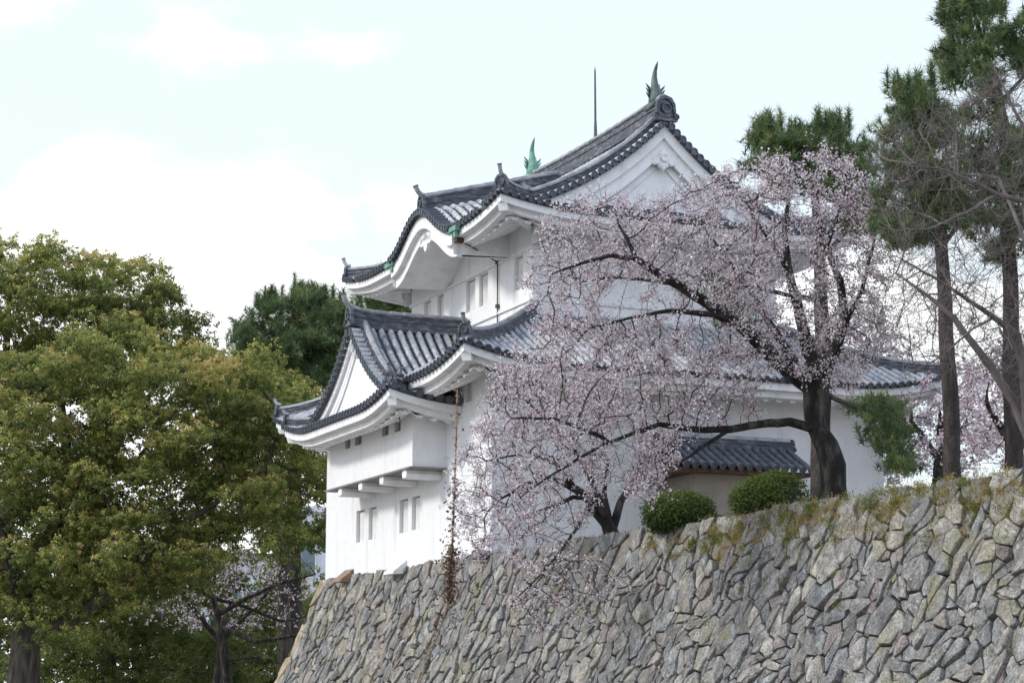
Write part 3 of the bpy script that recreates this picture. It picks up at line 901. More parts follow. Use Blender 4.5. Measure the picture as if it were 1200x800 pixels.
# ---- lightning rod and its cable
h = MB(True); zr_ = zrt(0)
h.tube([(6.2, BM, zr_ + .5), (6.2, BM, zr_ + 1.2)], [.07, .045], 8); h.tube([(6.2, BM, zr_ + 1.2), (6.2, BM, zr_ + 2.86), (6.2, BM, zr_ + 3.02)], [.04, .03, .006], 8)
h.box((6.05, BM - .15, zr_ + .45), (6.35, BM + .15, zr_ + .6))
part(h, 'lightning_rod', [M['metal']])
h = MB(True)
aw = AK - KW - .1
pts = []
for t in np.linspace(0, 1, 14):
    pts.append((aw - .2 + (4.58 - aw + .2) * t, TR['b0'] + .2 + (UB0 - .05 - TR['b0'] - .2) * t ** .8, TZ - .5 - (TZ - .5 - 8.95) * (1 - (1 - t) ** 1.7)))
h.tube(pts, .022, 6)
h.tube([pts[-1], (4.58, UB0 - .05, 8.0), (4.58, UB0 - .05, 6.9)], .022, 6)
for z in (8.93, 7.62): h.box((4.52, UB0 - .10, z - .05), (4.64, UB0 - .002, z + .05))
part(h, 'lightning_cable', [M['cable']])

# ---- small hoods at the foot of the wall
for a, mt, lb in ((11.5, 'rust', 'brown weathered hood'), (6.75, 'plaster', 'white plastered hood')):
    h = MB(True); w2 = .42
    h.loft([[(a - w2, -.004, -.16), (a - w2, -.42, -.16), (a - w2, -.42, -.10), (a - w2, -.004, .24)], [(a + w2, -.004, -.16), (a + w2, -.42, -.16), (a + w2, -.42, -.10), (a + w2, -.004, .24)]], 0, True, True, True)
    part(h, 'loophole_hood', [M[mt]], label=lb)

# ---- entrance porch on the shaded side
pr_ = MB(True)
pw = MB(True)
pw.box((-2.0, 5.0, -.2), (-.004, 7.9, 2.25), 0); pw.box((-2.02, 4.98, .95), (-.002, 7.92, 1.10), 1)
porch = part(pw, 'entrance_porch', [M['porchwall'], M['wood']])
for sg in (1, -1):
    P = lambda u, d, sg=sg: (-1.15 - sg * (1.25 - d), u, 2.36 + .50 * d + .05 * d * d)
    tiled(pr_, P, 4.35, 8.45, .28, lambda u: 0 if sg == 1 else .1, lambda u: 1.25, r=.09)
pr_.box((-2.36, 4.42, 2.17), (-.02, 8.38, 2.28), 3)
pr_.build('porch_roof', [M['tile'], M['cap'], M['cap'], M['wood']], porch)  # round tiles coloured dark for the cherry's shadow on this roof
h = MB(True); ridge(h, [(-1.15, b_, 3.02) for b_ in np.linspace(4.3, 8.5, 6)], .26, .30)
end_tile(h, (-1.15, 8.5, 3.05), (0, 1), .5, False); end_tile(h, (-1.15, 4.3, 3.05), (0, -1), .5, False)
h.build('porch_ridge', [M['ridge'], M['ridgecap']], porch)
# ================================================================== dry-laid stone wall
def clip(poly, n, c):
    out = []
    for i in range(len(poly)):
        p, q = poly[i], poly[(i+1) % len(poly)]
        dp, dq = p @ n - c, q @ n - c
        if dp <= 0: out.append(p)
        if (dp < 0 < dq) or (dq < 0 < dp): out.append(p + (q - p) * (dp / (dp - dq)))
    return out

def wall_point(s, h, o):
    """s along the wall (a), h down the face, o outwards"""
    return (s, -(.30 * h + .012 * h * h) - o * .95, -h * .953 + o * .28 + .05)
def warp(x, y):
    """slow drift of the courses, so that stones lean differently along the wall"""
    k = min(1, y / .8) * min(1, max(0, (14.0 + .34 * y - x)) / 1.5)
    return (x + k * (.20 * sin(1.7 * x + 2.3 * y) * cos(.9 * y - .6 * x) + .10 * sin(3.9 * x - 2.9 * y + 1)),
            y + k * (.15 * sin(1.3 * x - 2.1 * y + 2) + .08 * sin(4.3 * x + 2.7 * y)))
def corner_a(h): return 14.32 + .34 * h
rw = np.random.default_rng(21)
SX = np.array([[1.0, .42], [0.0, 1.0]])                # shear: stones lean
seeds, kind = [], []
def too_close(p, r):
    if not seeds: return False
    d = (np.array(seeds) - p) @ MET.T
    return (np.einsum('ij,ij->i', d, d) < r * r).any()
MET = np.array([[1.06, -.36], [.18, .86]])             # leaning, taller than wide
for j_ in range(9):                                    # big corner stones, long and short in turn
    h_ = .42 + .86 * j_
    seeds.append(np.array([corner_a(h_) - (.62 if j_ % 2 else .40), h_])); kind.append(3)
s = 13.4
while s > -41:                                         # top course
    w_ = rw.uniform(.50, .95) * (1.0 if s < 5 else .9); s -= w_
    seeds.append(np.array([s + w_ / 2, rw.uniform(.24, .36)])); kind.append(0)
for r_, tries in ((.98, 300), (.66, 900), (.46, 4200), (.29, 8000), (.17, 5600)):
    for _ in range(tries):
        p = np.array([rw.uniform(-41, 16.2), rw.uniform(.62, 5.0)])
        if p[0] > corner_a(p[1]) - .15: continue
        if r_ < .25 and rw.random() < .35: continue
        if p[0] > corner_a(p[1]) - .95 and p[1] < 7.5: continue
        if not too_close(p, r_ * rw.uniform(.85, 1.15)): seeds.append(p); kind.append(1)
for _ in range(2500):                                  # coarse stones further down, below the view
    p = np.array([rw.uniform(-41, 18.5), rw.uniform(5.1, 11.2)])
    if p[0] < corner_a(p[1]) - .3 and not too_close(p, 1.25): seeds.append(p); kind.append(2)
SD = np.array(seeds); SM = SD @ MET.T
V, F, TI = [], [], []
wt = rw.normal(0, .085, len(SD)).clip(-.17, .17)
wt[:9] = -.22
for i in range(len(SD)):
    p = SD[i]; R = 3.2
    poly = [p + np.array(q) for q in ((-R, -R), (R, -R), (R, R), (-R, R))]
    d2 = ((SM - SM[i]) ** 2).sum(1); near = np.argsort(d2)[1:26]
    for j in near:
        nvec = (SM[j] - SM[i]) @ MET
        mid = (SD[i] + SD[j]) / 2
        poly = clip(poly, nvec, mid @ nvec + (wt[i] - wt[j]) * np.linalg.norm(nvec) * .5)
        if len(poly) < 3: break
    if len(poly) < 3: continue
    poly = clip(poly, np.array([0, -1.0]), -(0.0 + (rw.uniform(-.06, .05) if kind[i] == 0 else 0)))
    poly = clip(poly, np.array([0, 1.0]), 11.5) if poly else poly
    poly = clip(poly, np.array([1.0, -.34]), 14.32 - rw.uniform(0, .05)) if poly else poly
    poly = clip(poly, np.array([-1.0, 0]), 42.0) if poly else poly
    if len(poly) < 3: continue
    P = np.array([warp(*q) for q in poly]); c = P.mean(0)
    size = sqrt(max(.01, abs(sum(P[k][0]*P[(k+1) % len(P)][1] - P[(k+1) % len(P)][0]*P[k][1] for k in range(len(P)))) / 2))
    if size < .07: continue
    pts = []                                           # resample and roughen the outline
    seg = .15 if kind[i] < 2 else .5
    for k in range(len(P)):
        q0, q1 = P[k], P[(k+1) % len(P)]; L = np.linalg.norm(q1 - q0); m_ = max(1, int(L / seg))
        for t in range(m_): pts.append(q0 + (q1 - q0) * (t / m_) + (rw.normal(0, .013, 2) if t else rw.normal(0, .006, 2)))
    P = np.array(pts); N = len(P); c = P.mean(0)
    dirs = P - c; ln = np.linalg.norm(dirs, axis=1)
    gap = rw.uniform(.008, .026)
    base = rw.normal(.0, .024) - (.04 if size < .26 else 0)
    # a split face: two or three nearly flat facets meeting at blunt edges
    pl_ = [(rw.normal(0, .06, 2), rw.normal(.05, .01))]
    for _ in range(rw.integers(1, 4)):
        ang = rw.uniform(0, 2 * pi); pl_.append((-np.array([cos(ang), sin(ang)]) * rw.uniform(.08, .32), .05 + size * rw.uniform(.03, .11)))
    hf = lambda q: min(g_ @ (q - c) + o_ for g_, o_ in pl_) + base
    rings = []
    g0 = max(.55, 1 - gap / max(.08, ln.mean()))
    for sc_, off, jit in ((g0 * 1.015, None, 0), (g0 * 1.006, -.08, .006), (g0 * .992, -.010, .006), (g0 * .90, .0, .006), (g0 * .62, .0, .008), (g0 * .3, .0, .006)):
        ring = []
        for x, y in c + dirs * sc_:
            z = -.34 if off is None else max(-.13, hf(np.array([x, y]))) + off + rw.normal(0, jit)
            ring.append((x, y, z))
        rings.append(ring)
    o = len(V)
    for r_ in rings:
        V += [wall_point(x, y, z) for x, y, z in r_]
    V.append(wall_point(c[0], c[1], hf(c)))
    nf = 0; NR = len(rings)
    for a_ in range(NR - 1):
        for k in range(N):
            F.append((o + a_*N + k, o + a_*N + (k+1) % N, o + (a_+1)*N + (k+1) % N, o + (a_+1)*N + k)); nf += 1
    for k in range(N):
        F.append((o + (NR-1)*N + k, o + (NR-1)*N + (k+1) % N, o + NR*N)); nf += 1
    quoin = 1.0 if P[:, 0].max() > corner_a(c[1]) - .12 else 0.0
    wv = quoin * rw.choice([.6, .9, 1.0]) if quoin else (rw.choice([0, 0, .2, .4]) if c[0] > 3 and rw.random() < .45 else 0.0)
    TI += [wv] * nf
nst = len(F)
MI = [0] * nst
# packed earth and rubble behind the stones, top bedding and the return face at the corner
def addf(pts, m_, t=0.0):
    o = len(V); V.extend(pts); F.append(tuple(range(o, o + len(pts)))); MI.append(m_); TI.append(t)
hs = np.linspace(.12, 11.5, 14)
for h0, h1 in zip(hs[:-1], hs[1:]):
    addf([wall_point(-42, h0, -.16), wall_point(corner_a(h0) - .12, h0, -.16), wall_point(corner_a(h1) - .12, h1, -.16), wall_point(-42, h1, -.16)], 1)
for k in range(70):                                    # bedding under the terrace edge
    a0_, a1_ = 14.2 - .8 * k, 14.2 - .8 * (k + 1)
    addf([(a0_, -.02, -.12), (a1_, -.02, -.12), (a1_, .6, -.10), (a0_, .6, -.10)], 1)
for j in range(13):                                    # return face: alternating long and short corner stones
    h0, h1 = .9 * j, .9 * (j + 1) - .02
    for i_ in range(14):
        off = .55 if j % 2 else 0
        b0_, b1_ = (0 if i_ == 0 else off + i_ * 1.15), off + (i_ + 1) * 1.15 - .03
        p0 = lambda h, bb: (corner_a(h) - .03 + rw.normal(0, .02), -(.30 * h + .012 * h * h) + bb, -h * .953 + .03)
        addf([p0(h0, b0_), p0(h0, b1_), p0(h1, b1_), p0(h1, b0_)], 0, .5 if i_ == 0 else 0.0)
V = np.array(V)[:, [1, 0, 2]]
F = [t[::-1] for t in F]
stone_wall = mesh_np('stone_wall', V, F, [M['stone'], M['gap']], None, False, MI, TI)
stone_wall.location = tuple(ORG); stone_wall.rotation_euler = (0, 0, ROTZ)
tag(stone_wall, 'long sloping wall of irregular grey fitted stones under the turret and the cherry trees', 'stone wall')

# ---- floodlight on the coping
fl = empty('floodlight', tuple(W(.15, -.18, -.02)), ROTZ, 'short dark grey cylindrical lamp housing lying on the stone wall below the cherry twigs', 'floodlight')
q = MB(); q.loft([[(x_, r_ * cos(t), .02 + r_ * .8 * sin(t)) for t in np.linspace(0, 2*pi, 15)[:-1]] for x_, r_ in ((-.28, .12), (-.27, .16), (.2, .17), (.26, .15))], 0, True, True, True)
q.build('housing', [M['metal']], fl, True)
q = MB(); q.box((-.06, -.07, -.42), (.06, .07, -.12)); q.build('bracket', [M['porchwall']], fl)
# ================================================================== vegetation tools
def grow(init, parents, attr, step, di, dk, iters, rs, jit=.25, up=0.0, maxn=9000):
    """space colonisation: branches reach from the traced limbs into the crown's volume"""
    nodes = np.zeros((maxn, 3)); n = len(init); nodes[:n] = init
    par = np.full(maxn, -1); par[:n] = parents
    nk = np.zeros(maxn, int)
    A = np.asarray(attr, float); alive = np.ones(len(A), bool)
    best = np.full(len(A), 1e9); bi = np.zeros(len(A), int)
    def upd(lo, hi):
        for c0 in range(lo, hi, 256):
            blk = nodes[c0:min(hi, c0 + 256)]
            d = np.linalg.norm(A[:, None, :] - blk[None], axis=2)
            k = d.argmin(1); m = d[np.arange(len(A)), k]
            w_ = m < best; best[w_] = m[w_]; bi[w_] = k[w_] + c0
    upd(0, n)
    for _ in range(iters):
        act = alive & (best < di)
        if not act.any(): break
        idx = bi[act]; dv = A[act] - nodes[idx]; dv /= np.linalg.norm(dv, axis=1)[:, None] + 1e-9
        over = nk[idx] > 4                              # a knot: give up on what it cannot reach
        if over.any():
            ga = np.where(act)[0]; alive[ga[over]] = False; idx, dv = idx[~over], dv[~over]
            if not len(idx): continue
        u, inv = np.unique(idx, return_inverse=True)
        nk[u] += 1
        acc = np.zeros((len(u), 3)); np.add.at(acc, inv, dv)
        acc /= np.linalg.norm(acc, axis=1)[:, None] + 1e-9
        acc += rs.normal(0, jit, acc.shape); acc[:, 2] += up
        acc /= np.linalg.norm(acc, axis=1)[:, None] + 1e-9
        k = min(len(u), maxn - n)
        if k <= 0: break
        nodes[n:n+k] = nodes[u[:k]] + acc[:k] * step; par[n:n+k] = u[:k]
        upd(n, n + k); n += k
        alive &= best > dk
    return nodes[:n].copy(), par[:n].copy()

def radii(par, tip, power=2.3):
    n = len(par); acc = np.zeros(n); has = np.zeros(n, bool)
    for i in range(n - 1, 0, -1):
        if not has[i]: acc[i] = tip ** power
        if par[i] >= 0: acc[par[i]] += acc[i]; has[par[i]] = True
    if not has[0]: acc[0] = tip ** power
    return acc ** (1 / power)

def branch_mesh(nodes, par, rad, sides=lambda r: 10 if r > .12 else (6 if r > .035 else (4 if r > .015 else 3))):
    n = len(par); kids = [[] for _ in range(n)]
    for i in range(n):
        if par[i] >= 0: kids[par[i]].append(i)
    V, F = [], []; off = 0
    starts = [i for i in range(n) if par[i] < 0]
    stack = [(s_, -1) for s_ in starts]
    while stack:
        s_, p_ = stack.pop(); ch = ([p_] if p_ >= 0 else []) + [s_]
        c = s_
        while kids[c]:
            ks = sorted(kids[c], key=lambda k: -rad[k])
            for k in ks[1:]: stack.append((k, c))
            c = ks[0]; ch.append(c)
        if len(ch) < 2: continue
        P = nodes[ch]; R = rad[ch].copy()
        if p_ >= 0: R[0] = min(R[0], R[1] * 1.15)
        k = sides(R.max())
        Tn = np.gradient(P, axis=0); Tn /= np.linalg.norm(Tn, axis=1)[:, None] + 1e-9
        ref = np.array([0.3, 0.2, 1.0]) if abs(Tn[0][2]) < .9 else np.array([1.0, .2, 0])
        q = np.linspace(0, 2*pi, k, endpoint=False)
        rings = []
        for i in range(len(P)):
            u = np.cross(Tn[i], ref); u /= np.linalg.norm(u) + 1e-9; w_ = np.cross(u, Tn[i]); ref = w_
            rings.append(P[i] + R[i] * (np.cos(q)[:, None] * u + np.sin(q)[:, None] * w_))
        V.append(np.concatenate(rings)); L = len(P)
        i0 = np.arange(L - 1)[:, None] * k + np.arange(k)[None]
        i1 = np.arange(L - 1)[:, None] * k + (np.arange(k)[None] + 1) % k
        F.append(np.stack([i0, i1, i1 + k, i0 + k], -1).reshape(-1, 4) + off); off += L * k
    return np.concatenate(V), np.concatenate(F)

def unit(n, rs):
    v = rs.normal(size=(n, 3)); return v / (np.linalg.norm(v, axis=1)[:, None] + 1e-9)

def leaves(C, size, rs, normal=None, aspect=.6, spread=.9):
    """one bent-free leaf quad (a kite) at every centre"""
    n = len(C); nv = unit(n, rs) * spread
    if normal is not None: nv = nv + normal
    nv /= np.linalg.norm(nv, axis=1)[:, None] + 1e-9
    t = np.cross(nv, unit(n, rs)); t /= np.linalg.norm(t, axis=1)[:, None] + 1e-9
    b_ = np.cross(nv, t)
    sz = (size * rs.uniform(.65, 1.3, n))[:, None]
    V = np.stack([C - t * sz * .55, C + b_ * sz * .5 * aspect - t * sz * .05, C + t * sz * .55, C - b_ * sz * .5 * aspect - t * sz * .05], 1).reshape(-1, 3)
    return V, np.arange(n * 4, dtype=np.int32).reshape(-1, 4)

def poly_area(P):
    return abs(sum(P[i][0] * P[i-1][1] - P[i-1][0] * P[i][1] for i in range(len(P)))) / 2
def in_poly(x, y, poly):
    r = False; j = len(poly) - 1
    for i in range(len(poly)):
        xi, yi = poly[i]; xj, yj = poly[j]
        if (yi > y) != (yj > y) and x < (xj - xi) * (y - yi) / (yj - yi) + xi: r = not r
        j = i
    return r
def fill_poly(poly, n, Y, depth, rs, power=None):
    """points inside a crown outline seen in the photo, spread in depth like a rounded crown"""
    P = np.array(poly); lo, hi = P.min(0), P.max(0); out = []
    while len(out) < n:
        x, y = rs.uniform(lo[0], hi[0]), rs.uniform(lo[1], hi[1])
        if in_poly(x, y, poly): out.append(at(x, y, Y + rs.uniform(-1, 1) * depth * sqrt(max(.15, 1 - ((x - (lo[0]+hi[0])/2) / ((hi[0]-lo[0])/2 + 1)) ** 2))))
    return np.array(out)
def limbs(paths, step):
    """traced limbs: lists of (px, py, depth, radius); the first node of every later path snaps to the nearest earlier node"""
    nodes, par, rmin = [], [], []
    for q in paths:
        pts = [(at(x, y, Y), r) for x, y, Y, r in q]
        if nodes:
            d = np.linalg.norm(np.array(nodes) - pts[0][0], axis=1); prev = int(d.argmin())
            pts[0] = (nodes[prev], min(pts[0][1], rmin[prev]))
        else:
            nodes.append(pts[0][0]); par.append(-1); rmin.append(pts[0][1]); prev = 0
        for (p0, r0), (p1, r1) in zip(pts[:-1], pts[1:]):
            k = max(1, int(np.linalg.norm(p1 - p0) / step))
            for t in range(1, k + 1):
                f = t / k
                w_ = np.array([sin(7.1 * len(nodes)), cos(5.3 * len(nodes)), sin(3.7 * len(nodes))]) * step * .05 if t < k else 0
                nodes.append(p0 + (p1 - p0) * f + w_); par.append(prev); rmin.append(r0 + (r1 - r0) * f); prev = len(nodes) - 1
    return np.array(nodes), np.array(par), np.array(rmin)

def plant_root(name, base, label, cat, group=None):
    return empty(name, tuple(base), 0, label, cat, group)
def attach(o, root):
    o.parent = root; o.matrix_parent_inverse = Matrix.Translation(root.location).inverted()
    return o

# ================================================================== cherry trees
def twigs_of(nodes, par, rad, rs, rmax, per, L0, L1, droop=0.0):
    """short side shoots on every thin branch: list of start, end"""
    idx = np.where((rad < rmax) & (par >= 0))[0]
    S_, E_ = [], []
    for i in idx:
        d = nodes[i] - nodes[par[i]]; d = d / (np.linalg.norm(d) + 1e-9)
        for _ in range(rs.poisson(per)):
            v = d * rs.uniform(.2, .9) + rs.normal(0, .55, 3); v[2] += .15 - droop
            v /= np.linalg.norm(v)
            s_ = nodes[par[i]] + (nodes[i] - nodes[par[i]]) * rs.random()
            S_.append(s_); E_.append(s_ + v * rs.uniform(L0, L1))
    return np.array(S_), np.array(E_)
def twig_mesh(S_, E_, r):
    n = len(S_); d = E_ - S_; d /= np.linalg.norm(d, axis=1)[:, None]
    u = np.cross(d, np.array([.3, .5, .8])); u /= np.linalg.norm(u, axis=1)[:, None]; w_ = np.cross(d, u)
    V = []; q = np.array([0, 2.094, 4.189])
    for P, k in ((S_, 1.0), (E_, .5)):
        V.append(P[:, None] + r * k * (np.cos(q)[None, :, None] * u[:, None] + np.sin(q)[None, :, None] * w_[:, None]))
    V = np.concatenate(V, 1).reshape(-1, 3)
    F = []
    for j in range(3): F.append(np.stack([np.arange(n)*6 + j, np.arange(n)*6 + (j+1) % 3, np.arange(n)*6 + 3 + (j+1) % 3, np.arange(n)*6 + 3 + j], 1))
    return V, np.concatenate(F)
def blossoms(S_, E_, per, size, rs, off=.045):
    """small clusters of open flowers and buds along the shoots"""
    n = len(S_); k = rs.poisson(per, n); ii = np.repeat(np.arange(n), k)
    t = rs.uniform(.15, 1.05, len(ii))[:, None]
    c = S_[ii] + (E_[ii] - S_[ii]) * t
    m = rs.integers(2, 6, len(ii)); jj = np.repeat(np.arange(len(ii)), m)
    C = c[jj] + rs.normal(0, off, (len(jj), 3))
    N = C - c[jj]; N /= np.linalg.norm(N, axis=1)[:, None] + 1e-9
    nb = rs.random(len(C)) < .36
    sz = np.where(nb, size * .55, size)
    V, F = leaves(C, sz, rs, N * .8, .95)
    tint = np.where(nb, rs.uniform(0, .22, len(C)), rs.beta(1.25, 1.0, len(C)) * .75 + .25)
    return V, F, tint

def cherry(name, paths, attr, seed, label, tip, step, di, dk, twig, flower, group=None, bark='barkcherry', flower_keep=None, maxn=9000, iters=120, rmax=.02, jit=.28):
    rs = np.random.default_rng(seed)
    ln, lp, lr = limbs(paths, step)
    nodes, par = grow(ln, lp, attr, step, di, dk, iters, rs, jit, .02, maxn)
    rad = radii(par, tip); rad[:len(ln)] = np.maximum(rad[:len(ln)] * .6, lr)
    for i in range(len(ln), len(par)): rad[i] = min(rad[i], rad[par[i]] * .96)
    root = plant_root(name, ln[0], label, 'tree', group)
    V, F = branch_mesh(nodes, par, rad)
    S_, E_ = twigs_of(nodes, par, rad, rs, rmax, *twig)
    V2, F2 = twig_mesh(S_, E_, tip * .62)
    attach(mesh_np('trunk', np.concatenate([V, V2]), np.concatenate([F, F2 + len(V)]), M[bark], None, True), root)
    if flower:
        if flower_keep is not None:
            kp = flower_keep((S_ + E_) / 2, rs); S_, E_ = S_[kp], E_[kp]
        V, F, t = blossoms(S_, E_, flower[0], flower[1], rs)
        attach(mesh_np('blossom_crown', V, F, M['blossom'], None, False, None, t), root)
    return root, nodes, rad

Y1 = 39.6
c1 = [[(975, 596, Y1, .33), (977, 568, Y1, .25), (976, 545, Y1, .265), (969, 522, Y1, .235), (958, 503, Y1, .195), (954, 488, Y1, .205), (951, 455, Y1, .19)],
      [(955, 498, Y1, .102), (925, 494, Y1 - .2, .095), (890, 497, Y1 - .5, .088), (855, 503, Y1 - .8, .082), (815, 503, Y1 - 1.0, .068), (772, 497, Y1 - 1.2, .054), (730, 512, Y1 - 1.4, .041), (690, 530, Y1 - 1.5, .031), (640, 560, Y1 - 1.6, .020), (600, 590, Y1 - 1.7, .012)],
      [(855, 503, Y1 - .8, .048), (820, 525, Y1 - 1.0, .037), (790, 548, Y1 - 1.3, .024), (760, 590, Y1 - 1.5, .014)],
      [(951, 460, Y1, .2), (928, 437, Y1 - .3, .17), (905, 418, Y1 - .5, .15), (880, 392, Y1 - .8, .14), (857, 372, Y1 - 1.0, .12), (815, 347, Y1 - 1.4, .105), (775, 322, Y1 - 1.8, .09), (745, 303, Y1 - 2.0, .065), (715, 299, Y1 - 2.2, .045), (680, 309, Y1 - 2.3, .03), (645, 322, Y1 - 2.4, .018)],
      [(745, 303, Y1 - 2.0, .05), (735, 280, Y1 - 2.0, .035), (724, 262, Y1 - 2.0, .02)],
      [(870, 380, Y1 - .9, .08), (835, 368, Y1 - .9, .065), (785, 364, Y1 - .8, .045), (740, 372, Y1 - .7, .03), (690, 385, Y1 - .6, .018)],
      [(800, 338, Y1 - 1.6, .05), (760, 328, Y1 - 1.3, .035), (715, 325, Y1 - 1.0, .022), (685, 330, Y1 - .9, .014)],
      [(951, 455, Y1, .2), (950, 420, Y1 + .3, .15), (938, 372, Y1 + .6, .12), (925, 320, Y1 + .8, .09), (918, 270, Y1 + .9, .06), (928, 218, Y1 + 1.0, .03)],
      [(925, 320, Y1 + .8, .07), (905, 285, Y1 + .4, .05), (880, 250, Y1, .03), (865, 215, Y1, .018)],
      [(954, 450, Y1, .18), (975, 417, Y1 - .3, .13), (990, 380, Y1 - .5, .10), (985, 330, Y1 - .4, .075), (968, 290, Y1, .055), (985, 245, Y1, .035), (995, 205, Y1, .02)],
      [(990, 380, Y1 - .5, .06), (1010, 340, Y1 - .6, .045), (1022, 295, Y1 - .6, .03), (1030, 250, Y1 - .6, .018)],
      [(945, 450, Y1, .12), (915, 400, Y1 + .6, .09), (885, 350, Y1 + 1.0, .06), (850, 300, Y1 + 1.3, .04), (820, 260, Y1 + 1.5, .022)],
      [(720, 518, Y1 - 1.4, .05), (690, 505, Y1 - 2.0, .04), (650, 490, Y1 - 2.3, .028), (600, 490, Y1 - 2.5, .018)]]
rs = np.random.default_rng(3)
top_poly = [(632, 262), (655, 232), (700, 218), (742, 232), (790, 222), (830, 205), (850, 196), (885, 188), (930, 178), (975, 176), (1015, 195), (1035, 250), (1035, 330), (1015, 400), (1000, 455), (960, 440), (900, 430), (850, 455), (760, 440), (690, 420), (630, 395), (610, 330)]
low_poly = [(990, 430), (860, 465), (830, 500), (800, 540), (770, 585), (740, 600), (700, 560), (640, 610), (590, 650), (560, 600), (545, 530), (575, 455), (620, 400), (720, 395), (850, 420)]
mid_poly = [(620, 380), (880, 410), (880, 470), (800, 500), (640, 520), (560, 520), (570, 440)]
at1 = np.concatenate([fill_poly(top_poly, 2300, Y1 - .3, 2.6, rs), fill_poly(low_poly, 650, Y1 - 1.4, 1.5, rs), fill_poly(mid_poly, 560, Y1 - 1.5, 1.6, rs), fill_poly([(985, 195), (1030, 215), (1050, 280), (1048, 370), (1025, 440), (985, 465), (962, 390), (985, 300)], 520, Y1 - .3, 1.8, rs)])
hole_ = lambda p: in_poly(*p, [(715, 335), (760, 330), (850, 385), (845, 405), (770, 395), (705, 365)])
def to_px(P):
    r = P - np.array([0, 0, EYE]); fw = r[1] * cos(PITCH) + r[2] * sin(PITCH); u_ = -r[1] * sin(PITCH) + r[2] * cos(PITCH)
    return CX + FPX * r[0] / fw, CY - FPX * u_ / fw
at1 = np.array([p for p in at1 if not (hole_(to_px(p)) and rs.random() < .85)])
cherry('cherry_tree', c1, at1, 11, 'large cherry tree in pale pink bloom with a thick trunk beside the clipped shrub', .0065, .20, 2.2, .26, (2.3, .10, .42), (4.2, .043))

Y2 = 47.3
c2 = [[(716, 636, Y2, .22), (716, 624, Y2, .19), (711, 612, Y2, .16), (700, 600, Y2, .14), (689, 583, Y2 - .2, .12), (675, 573, Y2 - .4, .10), (660, 565, Y2 - .6, .085), (637, 558, Y2 - .9, .06), (610, 570, Y2 - 1.2, .04), (580, 590, Y2 - 1.5, .02)],
      [(711, 612, Y2, .11), (703, 592, Y2 - .2, .10), (697, 570, Y2 - .3, .085), (684, 545, Y2 - .4, .065), (668, 520, Y2 - .5, .045), (640, 490, Y2 - .6, .03), (600, 455, Y2 - .7, .018)],
      [(716, 622, Y2, .12), (722, 606, Y2 + .1, .105), (727, 588, Y2 + .1, .09), (738, 568, Y2 + .2, .075), (752, 545, Y2 + .3, .055), (770, 515, Y2 + .4, .035), (785, 480, Y2 + .4, .02)],
      [(716, 622, Y2, .10), (712, 600, Y2 + .1, .085), (708, 575, Y2 + .2, .06), (712, 545, Y2 + .2, .04), (705, 510, Y2 + .3, .022)],
      [(689, 583, Y2 - .2, .07), (672, 582, Y2 - .6, .055), (650, 592, Y2 - 1.0, .04), (626, 600, Y2 - 1.4, .02)],
      [(675, 573, Y2 - .4, .06), (655, 545, Y2 - 1.0, .045), (618, 530, Y2 - 1.6, .03), (570, 540, Y2 - 2.0, .018)],
      [(697, 590, Y2 - .1, .05), (668, 630, Y2 - 3.0, .035), (635, 672, Y2 - 4.5, .024), (600, 705, Y2 - 5.2, .014)]]
p2a = [(760, 470), (800, 520), (760, 560), (700, 590), (655, 640), (600, 665), (545, 668), (520, 610), (528, 540), (560, 480), (600, 420), (680, 420)]
p2b = [(660, 630), (720, 655), (745, 690), (700, 735), (640, 745), (590, 700), (600, 665)]
at2 = np.concatenate([fill_poly(p2a, 1250, Y2 - 1.2, 2.0, rs), fill_poly(p2b, 170, Y2 - 4.6, .7, rs)])
at2 = np.array([p for p in at2 if not (in_poly(*to_px(p), [(640, 585), (665, 560), (760, 560), (765, 632), (670, 640)]) and rs.random() < .8)])
cherry('cherry_tree', c2, at2, 12, 'smaller cherry tree with several thin stems and pink branches overhanging the stone wall', .0065, .22, 2.4, .29, (2.1, .10, .40), (3.4, .047))

# cherries in bloom further back
def far_cherry(x, y, Y, r, poly, n, seed, label, per=3.4, size=.085, group='pink cherry trees in the background'):
    rs = np.random.default_rng(seed)
    A = fill_poly(poly, n, Y, 2.5, rs)
    P = np.array(poly); cx, cy = P.mean(0)
    tr = [[(x, y, Y, r), (x + (cx - x) * .25, y + (cy - y) * .45, Y, r * .7), (cx, cy, Y, r * .35)],
          [(x + (cx - x) * .25, y + (cy - y) * .45, Y, r * .5), ((cx + P[:, 0].min()) / 2, cy, Y - 1, r * .25)],
          [(x + (cx - x) * .25, y + (cy - y) * .45, Y, r * .5), ((cx + P[:, 0].max()) / 2, cy - 5, Y + 1, r * .25)]]
    return cherry('cherry_tree', tr, A, seed, label, .008, .36, 4.5, .45, (2.6, .2, .7), (per, size), group, maxn=2500, rmax=.035)
far_cherry(1100, 575, 56, .22, [(1040, 480), (1075, 440), (1130, 420), (1175, 430), (1180, 520), (1130, 560), (1060, 555), (1030, 520)], 800, 31, 'background cherry tree in bloom directly behind the straight pine trunk')
far_cherry(1190, 575, 50, .25, [(1120, 440), (1160, 400), (1230, 390), (1270, 450), (1260, 540), (1180, 560), (1125, 530)], 900, 32, 'background cherry tree in bloom at the right edge behind the bare tree')
far_cherry(1020, 600, 60, .18, [(960, 420), (1010, 350), (1060, 390), (1080, 450), (1075, 550), (1040, 575), (1000, 560), (985, 490)], 1000, 34, 'background cherry tree in bloom partly in front of the far eave of the turret')
far_cherry(255, 800, 92, .25, [(150, 730), (180, 665), (250, 640), (330, 650), (370, 690), (350, 730), (260, 745)], 420, 33, 'background cherry tree in bloom low at left behind the dark bare branches', 1.6, .09)

